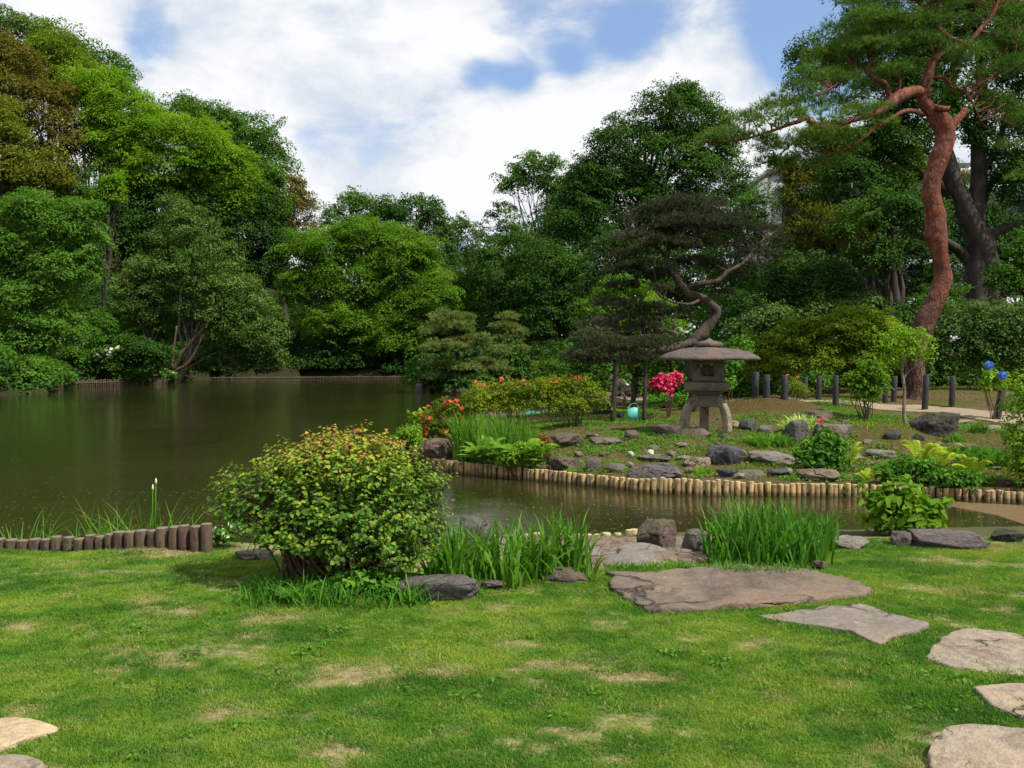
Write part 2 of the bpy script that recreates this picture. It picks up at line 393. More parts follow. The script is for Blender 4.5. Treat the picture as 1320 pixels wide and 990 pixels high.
K_ = dict(
 brown=rockmat('rock_brown', (.050, .037, .031), (.100, .074, .060), (.075, .064, .055), 3, .5),
 grey=rockmat('rock_grey', (.050, .047, .043), (.110, .100, .090), (.08, .073, .066), 3, .4),
 blue=rockmat('rock_blue', (.026, .029, .031), (.068, .074, .077), (.045, .048, .049), 4, .15),
 tan=rockmat('rock_tan', (.12, .090, .062), (.22, .175, .13), (.16, .13, .10), 3, .2),
 dark=rockmat('rock_dark', (.018, .017, .016), (.050, .045, .040), (.034, .03, .027), 4, .5),
 purple=rockmat('rock_purple', (.042, .036, .037), (.100, .085, .084), (.068, .058, .056), 2.5, .2),
 pale=rockmat('rock_pale', (.32, .31, .27), (.45, .43, .38), (.38, .35, .3), 5, 0),
 slab=rockmat('rock_slab', (.070, .054, .042), (.125, .098, .076), (.175, .130, .085), 1.5, .0, .45),
 slabgrey=rockmat('rock_slabgrey', (.085, .074, .062), (.145, .128, .108), (.16, .135, .105), 1.5, 0, .45),
 slabpale=rockmat('rock_slabpale', (.15, .118, .085), (.245, .20, .15), (.20, .155, .11), 2.2, 0, .5),
 sandstone=rockmat('rock_sandstone', (.24, .175, .10), (.36, .28, .17), (.28, .21, .13), 2.2, 0, .5),
 lantern=rockmat('stone_lantern', (.072, .064, .050), (.140, .124, .098), (.11, .095, .07), 3.2, .25, .5),
 lanternroof=rockmat('stone_roof', (.052, .042, .038), (.098, .079, .072), (.09, .072, .062), 4, 0, .5),
 lanternleg=rockmat('stone_leg', (.13, .108, .075), (.23, .195, .14), (.17, .14, .095), 4, 0, .5),
)

# ------------------------------------------------------------------ terrain
def shore(pts, z=0.0): return [tuple(G(px, py, z)[:2]) for px, py in pts]
FRONT = [(540, 603), (600, 610), (700, 620), (760, 626), (830, 634), (900, 637), (1000, 638), (1100, 639), (1200, 642), (1320, 647)]
MAIN = [(-200, 90), (-90, 25), (-60, 22), (-38, 30), (-30, 38)] + shore([(0, 509), (60, 507), (92, 499), (150, 496), (200, 494), (225, 490), (300, 488), (420, 487), (545, 487), (556, 492), (546, 501), (560, 506), (610, 511), (700, 516), (780, 522), (788, 534), (700, 540), (600, 543), (556, 550), (524, 572), (515, 588)]) + shore(FRONT) + [(9.5, 10.6), (12, 10), (60, 5), (400, 0), (400, 500), (-400, 500)]
LAWN = [(-60, -40), (-60, 7.0), (-6, 7.0), (-2.6, 6.95), (-2.2, 7.5), (-1.2, 8.2), (-.2, 8.45), (1.1, 8.6), (2.6, 8.7), (4.6, 8.9), (6, 9.0), (8.5, 9.3), (10, 10), (12, 10.1), (60, 6), (60, -40)]
MAIN = np.array(MAIN, float); LAWN = np.array(LAWN, float)
def sdf(poly, x, y):
    """+ inside, distance to the outline"""
    x = np.asarray(x, float); y = np.asarray(y, float)
    d = np.full(x.shape, 1e9); ins = np.zeros(x.shape, bool)
    for (ax, ay), (bx, by) in zip(poly, np.roll(poly, -1, 0)):
        ex, ey = bx - ax, by - ay; t = np.clip(((x - ax) * ex + (y - ay) * ey) / (ex * ex + ey * ey), 0, 1)
        d = np.minimum(d, np.hypot(x - ax - t * ex, y - ay - t * ey))
        c = ((ay > y) != (by > y))
        with np.errstate(divide='ignore', invalid='ignore'):
            xi = (bx - ax) * (y - ay) / (by - ay if by != ay else 1e-9) + ax
        ins ^= c & (x < xi)
    return np.where(ins, d, -d)
def lawn_edge(x):
    return np.interp(x, [-2.6, -2.2, -1.4, -.8, .6, 1.0, 2.2, 2.7, 3.0, 6], [6.95, 6.6, 6.1, 5.85, 5.95, 6.15, 6.3, 6.9, 7.0, 7.15])
def hz_main(x, y):
    s = sdf(MAIN, x, y); p = xyz(x, y)
    z = .17 + .26 * sst(s, .3, 4.2) + .16 * sst(s, 4, 14)
    z = z + .28 * sst(y - .10 * x, 20, 25) * sst(x, 3, 9) * sst(s, 2, 8)
    mound = .44 * np.exp(-(((x - 5.8) / 1.5) ** 2 + ((y - 19.6) / 1.6) ** 2))                   # heap of bare earth behind the lantern
    mound = mound + .28 * np.exp(-(((x - 6.3) / .9) ** 2 + ((y - 15.2) / 1.0) ** 2)) + .12 * np.exp(-(((x - 8.3) / 1.2) ** 2 + ((y - 15.5) / 1.4) ** 2))
    z = z + mound
    hill = 15 * sst(-x, -2, 62) * sst(y + .25 * x, 55, 115) + 3.0 * sst(y, 80, 140)
    z = z + hill + .05 * fbm(p, .8, 3, 5) * sst(s, .1, 1) + .012 * fbm(p, 5, 2, 9)
    return np.where(s > 0, z, -.5 + .67 * sst(s, -.5, 0) * .4)
def hz_lawn(x, y):
    s = sdf(LAWN, x, y); p = xyz(x, y)
    e = lawn_edge(x)
    z = .37 + .022 * fbm(p, .55, 2, 3) + .006 * fbm(p, 3.5, 3, 7) - .045 * sst(y, 5.6, 6.9) * sst(-x, 2.2, 3.6)
    z = z - (z - .10) * sst(y - e, .0, np.maximum(8.3 - e, 1.2)) * (x > -2.5) 
    z = z + .05 * np.exp(-(((x + 2.75) / .45) ** 2 + ((y - 6.75) / .25) ** 2))                    # hump of dead grass by the logs
    return np.where(s > 0, z, -.5)
def H(x, y):
    x = np.asarray(x, float); y = np.asarray(y, float)
    return np.where(y < np.minimum(9.6, 9.6), hz_lawn(x, y), hz_main(x, y))
def HH(x, y): return float(H(np.array([x]), np.array([y]))[0])
def GP(px, py):
    """the point of the ground seen at a pixel of the photograph"""
    r = ray(px, py); t = np.concatenate([np.arange(2.5, 12, .01), np.arange(12, 60, .05), np.arange(60, 200, .3)])
    X = r[0] * t; Y = r[1] * t; Z = CAMZ + r[2] * t
    b = np.nonzero(Z < np.maximum(H(X, Y), 0.0))[0]
    i = b[0] if len(b) else len(t) - 1
    return np.array([X[i], Y[i], max(HH(X[i], Y[i]), 0.0)])

# bare patches of the lawn (photo px, py, half width, half height)
BARE = [(735, 866, 55, 9), (815, 880, 45, 8), (700, 862, 30, 6), (210, 711, 48, 7), (235, 716, 30, 7), (90, 722, 30, 4), (195, 775, 25, 6), (240, 792, 35, 5), (90, 770, 14, 3), (160, 838, 28, 5), (130, 866, 28, 4), (215, 843, 25, 5),
        (230, 855, 30, 4), (60, 858, 14, 5), (300, 915, 45, 5), (265, 925, 18, 5), (350, 800, 30, 7), (320, 822, 35, 4), (460, 872, 70, 10), (410, 885, 40, 6), (20, 812, 18, 6), (1010, 904, 22, 7), (1088, 886, 28, 7),
        (1200, 722, 40, 4), (1225, 762, 40, 5), (1180, 757, 20, 3), (960, 838, 16, 5), (1150, 970, 40, 8), (790, 988, 40, 5), (640, 785, 20, 5), (585, 790, 22, 6), (1090, 856, 16, 3), (30, 915, 25, 8), (95, 927, 14, 4),
        (295, 753, 25, 4), (570, 870, 40, 10), (1240, 808, 22, 4), (770, 803, 14, 3), (890, 830, 20, 3), (1195, 985, 50, 7), (440, 975, 25, 8), (540, 850, 20, 4), (1300, 705, 30, 4), (700, 915, 18, 3)]
BW = [(G(a, b, .37), c * G(a, b, .37)[1] / F, d * (G(a, b, .37)[1] ** 2) / (F * 1.5)) for a, b, c, d in BARE]
def bare(x, y, halo=False):
    p = xyz(x, y); v = np.zeros_like(x)
    for c, rx, ry in BW:
        dx = (x - c[0]) / (rx * 1.05); dy = (y - c[1]) / (ry * 1.2); v = np.maximum(v, np.exp(-(dx * dx + dy * dy)))
    n = fbm(p * [1, 1.0, 1], 8, 5, 21, .75) * 1.35
    if halo: return np.clip(v * 1.15 + .30 * n, 0, 1)
    m = sst(.85 * v + .42 * n, .42, .80)
    g = sst(fbm(p * [.7, 1.5, 1], 2.6, 4, 31, .6), .62, .95) * .75
    return np.clip(np.maximum(m, g), 0, 1)

# outlines of the flat stones in the lawn (photo pixels)
SLABS = [
 ('stepping_stone', 'huge flat brown rock slab at the water end of the lawn, widest stepping stone', K_['slab'], [(782, 739), (850, 738), (930, 733), (985, 733), (1050, 738), (1090, 745), (1122, 757), (1118, 764), (1060, 773), (1000, 781), (925, 784), (850, 787), (828, 783), (805, 768), (790, 757)], .034, 1.0, 3),
 ('stepping_stone', 'grey pointed slab with a crack, next to the huge brown one in the grass', K_['slabgrey'], [(972, 795), (1030, 789), (1080, 782), (1112, 780), (1150, 793), (1195, 805), (1190, 811), (1160, 822), (1140, 832), (1125, 831), (1085, 815), (1030, 806)], .022, .9, 4),
 ('stepping_stone', 'pale oval stepping stone directly in front of the grey pointed slab', K_['slabpale'], [(1194, 846), (1215, 826), (1245, 815), (1290, 816), (1330, 828), (1365, 850), (1340, 868), (1290, 868), (1240, 861)], .03, .9, 5),
 ('stepping_stone', 'pale stepping stone, middle one of three along the right edge of the lawn', K_['slabpale'], [(1252, 889), (1290, 885), (1340, 886), (1380, 905), (1375, 935), (1330, 932), (1285, 915)], .026, .9, 6),
 ('stepping_stone', 'pale stepping stone nearest the camera, with reddish bare soil round it', K_['slabpale'], [(1203, 962), (1222, 946), (1270, 942), (1340, 948), (1400, 975), (1390, 1030), (1300, 1050), (1215, 1030), (1200, 990)], .03, .9, 7),
 ('stepping_stone', 'yellowish sandstone stepping stone at the left edge of the lawn', K_['sandstone'], [(-60, 940), (-10, 926), (40, 927), (72, 934), (45, 946), (0, 961), (-50, 968)], .028, .9, 8),
 ('stepping_stone', 'grey and tan stone below the yellowish one in the lawn corner', K_['slabpale'], [(-50, 985), (0, 974), (35, 972), (60, 984), (45, 1010), (-20, 1030)], .026, .9, 9),
]
SL = []
for nm, lb, mt, o_, hgt, rg, sd in SLABS:
    SL.append(np.array([G(a, b, .37 + hgt * .8)[:2] for a, b in o_]))
def in_slabs(x, y, grow=.0):
    r = np.full(x.shape, -1e9)
    for s in SL: r = np.maximum(r, sdf(s, x, y))
    return r > -grow

def terrain_mesh(name, xs, ys, fn, mt, clip=None, attrs=None, **kw):
    X, Y = np.meshgrid(xs, ys); Z = fn(X, Y)
    return grid_mesh(name, X, Y, Z, mt, attrs, **kw)
def grid_mesh(name, X, Y, Z, mt, attrs=None, keep=None):
    n, m = X.shape; V = np.stack([X, Y, Z], -1).reshape(-1, 3)
    i = np.arange(n - 1)[:, None] * m; j = np.arange(m - 1)[None, :]
    f = np.stack([i + j, i + j + 1, i + m + j + 1, i + m + j], -1).reshape(-1, 4)
    if keep is not None:
        kk = keep.reshape(-1); f = f[kk[f].any(1)]
    return new_mesh(name, V, f, mt, smooth=True, attrs=attrs)

# lawn material
m, k = mat('lawn_soil')
ba = k.n('ShaderNodeAttribute', attribute_name='bare').outputs['Fac']; pos = k.n('ShaderNodeNewGeometry').outputs['Position']
f1 = k.noise(pos, 30, 6, .7); f2 = k.noise(pos, 3, 4)
soil = k.ramp(f1, [(.3, (.075, .05, .028)), (.5, (.19, .155, .075)), (.7, (.32, .27, .14))])
yy = k.n('ShaderNodeSeparateXYZ'); k.l(pos, yy.inputs[0])
soil = k.mix(k.m('SUBTRACT', 1.0, k.sstep(yy.outputs[2], .20, .36)), soil, k.ramp(f1, [(.35, (.030, .026, .015)), (.65, (.085, .068, .042))]))
grs = k.ramp(f2, [(.35, (.055, .11, .018)), (.65, (.10, .16, .03))])
out(k, pbsdf(k, k.mix(ba, grs, soil), .95, .1, f1, .6, .02)); M_lawn = m
# garden ground: moss, earth, leaf litter
m, k = mat('garden_ground')
pos = k.n('ShaderNodeNewGeometry').outputs['Position']
f1 = k.noise(pos, 12, 8, .7); f2 = k.noise(pos, .9, 5, .6, .4); f3 = k.noise(pos, 40, 4, .7)
earth = k.ramp(f1, [(.3, (.040, .026, .014)), (.5, (.088, .060, .032)), (.7, (.16, .115, .062))])
moss = k.ramp(f3, [(.3, (.034, .040, .009)), (.7, (.095, .088, .022))])
wz = k.n('ShaderNodeSeparateXYZ'); k.l(pos, wz.inputs[0]); c = k.mix(k.sstep(f2, .40, .58), earth, moss)
md = k.vm('DISTANCE', k.vm('ADD', pos, k.vm('MULTIPLY', k.n('ShaderNodeNewGeometry').outputs['Normal'], (0, 0, 0))), (5.75, 19.4, .8), 1)
c = k.mix(k.m('SUBTRACT', 1.0, k.sstep(k.m('ADD', md, k.m('MULTIPLY', f1, 1.2)), 1.4, 2.1)), c, k.ramp(f3, [(.3, (.036, .026, .010)), (.7, (.095, .066, .024))]))
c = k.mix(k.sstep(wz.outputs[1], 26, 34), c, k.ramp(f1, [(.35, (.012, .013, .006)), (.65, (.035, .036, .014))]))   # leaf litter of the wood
out(k, pbsdf(k, c, .95, .1, f1, .9, .04)); M_ground = m
m, k = mat('path_gravel')
pos = k.n('ShaderNodeNewGeometry').outputs['Position']; f1 = k.noise(pos, 25, 6, .7); f2 = k.noise(pos, 1.2, 3)
out(k, pbsdf(k, k.mix(k.m('MULTIPLY', f2, .5), k.ramp(f1, [(.3, (.20, .15, .10)), (.7, (.33, .26, .18))]), (.17, .13, .085)), .95, .1, f1, .4, .01)); M_path = m
# water
m, k = mat('pond_water')
pos = k.n('ShaderNodeNewGeometry').outputs['Position']
q = k.vm('MULTIPLY', pos, (.8, 1.0, 1)); n1 = k.noise(q, 2.2, 4, .55, .3); n2 = k.noise(k.vm('MULTIPLY', q, (.55, 1.5, 1)), 16, 4, .65); big = k.noise(pos, .12, 2)
hgt = k.m('ADD', n1, k.m('MULTIPLY', n2, .30))
p = k.n('ShaderNodeBsdfPrincipled')
k.l(k.ramp(k.noise(pos, .25, 3), [(.35, (.015, .0165, .0045)), (.65, (.025, .024, .0075))]), p.inputs['Base Color'])
p.inputs['Roughness'].default_value = .06; p.inputs['IOR'].default_value = 1.33
b = k.n('ShaderNodeBump'); b.inputs['Distance'].default_value = .012; b.inputs['Strength'].default_value = .55; k.l(hgt, b.inputs['Height']); k.l(b.outputs[0], p.inputs['Normal'])
out(k, p.outputs[0]); M_water = m
# wet sand bar
m, k = mat('sand_bar')
pos = k.n('ShaderNodeNewGeometry').outputs['Position']; f1 = k.noise(k.vm('MULTIPLY', pos, (1, 3, 1)), 8, 5, .6)
out(k, pbsdf(k, k.ramp(f1, [(.3, (.11, .070, .033)), (.7, (.17, .112, .058))]), .35, .5, f1, .3, .01)); M_sand = m

xs = np.concatenate([np.linspace(-60, -9, 30), np.arange(-8.9, 9, .045), np.linspace(9.1, 60, 30)])
ys = np.concatenate([np.linspace(-40, .5, 20), np.arange(.6, 2.4, .1), np.arange(2.4, 10.2, .035)])
X, Y = np.meshgrid(xs, ys); Z = hz_lawn(X, Y)
Bv = bare(X, Y); sl = in_slabs(X, Y, .05); Bv = np.where(sl, 1, Bv); Bv = np.where(Y > lawn_edge(X) + .05, .8, Bv)
lawn = grid_mesh('lawn_ground', X, Y, Z, M_lawn, {'bare': Bv.ravel()}); tag(lawn, kind='structure')
# garden and hill: fan-shaped grid, finer towards the viewer
th = np.linspace(R(-75), R(75), 620); rr = np.concatenate([np.geomspace(9.2, 45, 330), np.geomspace(45.5, 900, 170)])
TH, RR = np.meshgrid(th, rr); X = RR * np.tan(TH) * .45; Y = RR
X = X * np.where(np.abs(X) > RR, 1.0, 1.0); Z = hz_main(X, Y); Z = np.where(Y > 300, np.maximum(Z, 3), Z)
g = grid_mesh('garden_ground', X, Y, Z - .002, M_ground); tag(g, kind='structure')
v = np.array([[-500, -60, 0], [500, -60, 0], [500, 700, 0], [-500, 700, 0]]); 
wt = new_mesh('pond_water', v, np.array([[0, 1, 2, 3]]), M_water); tag(wt, kind='structure')
# path
near = smooth_path([GP(*q) for q in [(1480, 572), (1320, 549), (1260, 541), (1200, 532), (1120, 525), (1040, 519.5), (960, 516), (880, 515.5), (800, 514.5), (750, 510)]], 8)
far = smooth_path([GP(*q) for q in [(1480, 552), (1320, 535), (1260, 529), (1200, 524.5), (1120, 519.5), (1040, 516), (960, 512.5), (880, 509.5), (800, 507), (750, 506)]], 8)
wv = np.linspace(0, 1, 12)[:, None, None]; Q = near[None] * (1 - wv) + far[None] * wv
Q[..., :2] += (.10 * np.stack([fbm(Q * [1, 1, 0], 1.1, 3, 61), fbm(Q * [1, 1, 0], 1.1, 3, 62)], -1))
tag(grid_mesh('path', Q[..., 0], Q[..., 1], hz_main(Q[..., 0], Q[..., 1]) + .015, M_path), kind='structure')
# sand bar in the channel
sb = np.array([G(a, b, .012)[:2] for a, b in [(1195, 643), (1240, 646), (1320, 650), (1400, 655), (1420, 684), (1330, 678), (1280, 662), (1225, 652)]])
c = sb.mean(0); V = np.concatenate([[[*c, .02]], xyz(*(c + (sb - c) * .8).T, .015), xyz(*sb.T, -.01)]); n = len(sb); j = np.arange(n); kx = (j + 1) % n
tag(new_mesh('sand_bar', V, [np.stack([j * 0, j + 1, kx + 1], -1), np.stack([j + 1, j + 1 + n, kx + 1 + n, kx + 1], -1)], M_sand), kind='structure')

# ------------------------------------------------------------------ foliage builders
def ell_dirs(n, r):
    return norm(r.normal(size=(n, 3)))
def crown_points(ells, clump, dens, leaf, r, layered=0.0, front_bias=True, hollow=.0, aspect=.6, minup=-.35, clumpdens=1.25, ragged=.12):
    """ells: (centre, rx, ry, rz) in metres -> positions, normals of leaves grouped in clumps"""
    C = []; 
    for k, (c, rx, ry, rz) in enumerate(ells):
        area = 4 * math.pi * ((rx * ry) ** 1.6 / 3 + (rx * rz) ** 1.6 / 3 + (ry * rz) ** 1.6 / 3) ** (1 / 1.6)
        n = max(5, int(area / (clump * clump * 1.9) * clumpdens))
        d = ell_dirs(n, r); d = d[d[:, 2] > -.75]
        sh = 1 + ragged * 1.6 * fbm(d * 1.0 + k * 7.3, 2.2, 3, k)
        rad = (np.where(r.uniform(size=len(d)) < .14, r.uniform(1.0, 1.16, len(d)), r.uniform(.70, 1.0, len(d))) * sh)[:, None]
        p = c + d * rad * np.maximum(np.array([rx, ry, rz]) - clump * .55, .05)
        ni = int(n * .35); di = ell_dirs(ni, r) * (r.uniform(.2, .7, ni) ** .6)[:, None]
        p = np.concatenate([p, c + di * [rx, ry, rz]])
        keep = np.ones(len(p), bool)
        for j, (c2, a, b_, e) in enumerate(ells):
            if j != k:
                q = np.linalg.norm((p - c2) / [a, b_, e], axis=1); keep &= ~((q < .7) & (r.uniform(size=len(p)) < .8))
        back = (p[:, 1] - c[1]) / ry
        if front_bias: keep &= ~((back > .35) & (r.uniform(size=len(p)) < .55))
        C.append(p[keep])
    C = np.concatenate(C); m = len(C)
    if hollow: C = C[r.uniform(size=m) > hollow]; m = len(C)
    cr = clump * (.5 + 1.1 * r.uniform(0, 1, m) ** 1.6)
    a1 = leaf * leaf * aspect * .5
    fl = 1 - .62 * layered
    nl = np.maximum(3, (dens * 4.2 * cr ** 2 / a1 * .55)).astype(int)
    idx = np.repeat(np.arange(m), nl); n = len(idx)
    d = ell_dirs(n, r); d[:, 2] = np.where(d[:, 2] < minup, -d[:, 2], d[:, 2])
    rad = r.uniform(.25, 1.0, n) ** .45
    tilt = r.normal(size=(m, 2)) * .38
    off = d * rad[:, None] * cr[idx][:, None] * [1.15, 1.15, fl * .8]
    off[:, 2] += off[:, 0] * tilt[idx, 0] + off[:, 1] * tilt[idx, 1] - layered * .18 * (off[:, 0] ** 2 + off[:, 1] ** 2) / cr[idx]
    pos = C[idx] + off
    nr = norm(d * .85 + np.array([0, 0, .40 + .25 * layered]) + r.normal(size=(n, 3)) * .40)
    return pos, nr, C, idx
def limb(mb, a, b, r0, r1, r, wob=.12, seg=6, n=5):
    a = np.asarray(a, float); b = np.asarray(b, float); L = np.linalg.norm(b - a)
    t = np.linspace(0, 1, n)[:, None]; p = a + (b - a) * t + r.normal(size=(n, 3)) * wob * L * .35 * np.sin(t * math.pi) + np.array([0, 0, .08 * L]) * np.sin(t * math.pi)
    mb.add(*tube(p, np.linspace(r0, r1, n), seg, cap=False))
    return p

def tree(label, d, ells, base, mat_, bark='dark', clump=.9, leaf=.24, dens=1.0, layered=.3, depth=.85, tr=.3, limbs=8, seed=1, group=None, name='broadleaf_tree', cat='tree', hollow=0, clumpdens=1.25, lean=0, zfix=None, ragged=.20, top=None):
    """ells in photo px: (cx, cy, rx, ry[, extra depth]); base: px of the foot; d: metres"""
    r = rs(seed); E = []; clump *= .80; leaf *= .74; layered *= .7; dens *= .82; trunk_r = tr
    for e in ells:
        dd = d + (e[4] if len(e) > 4 else 0); c = P(e[0], e[1], dd); s = dd / F
        E.append((c, e[2] * s, e[2] * s * depth, e[3] * s))
    bx = (base - 660) / F * d; bz = HH(bx, d) if zfix is None else zfix
    t = thing(name, label, cat, (bx, d, bz - .1), group)
    pos, nr, C, _ = crown_points(E, clump, dens, leaf, r, layered, hollow=hollow, clumpdens=clumpdens, ragged=ragged)
    zmin = HH(bx, d) + .15; ok = pos[:, 2] > zmin; pos, nr = pos[ok], nr[ok]
    V, Fc, rn = leaves(pos, nr, leaf, .6, r)
    new_mesh('crown', V, Fc, L_[mat_], t, attrs={'rnd': rn})
    mb = MB(); e0 = max(E, key=lambda e: e[1] * e[3]); topc = e0[0].copy(); topc[2] += e0[3] * .35
    foot = np.array([bx, d, bz - .3])
    path = [foot, foot + (topc - foot) * .3 + [r.normal() * tr, 0, 0], foot + (topc - foot) * .65 + [r.normal() * tr * 2, r.normal() * tr, 0], topc]
    path = smooth_path(np.array([[*p, w_] for p, w_ in zip(path, (tr * 1.15, tr * .85, tr * .55, tr * .18))]), 4)
    mb.add(*tube(path[:, :3], path[:, 3], 9, rough=.12, seed=seed))
    sel = r.permutation(len(C))[:limbs * 3]
    for q, i in enumerate(sel):
        f = r.uniform(.3, .85); a = path[int(f * (len(path) - 1))]
        if C[i][2] < a[2] - 1: a = path[int(.3 * len(path))]
        w0 = a[3] * (.55 if q < limbs else .3)
        pl = limb(mb, a[:3], C[i], w0, max(w0 * .25, .012), r)
    mb.build('trunk', B_[bark], t, smooth=True)
    return t

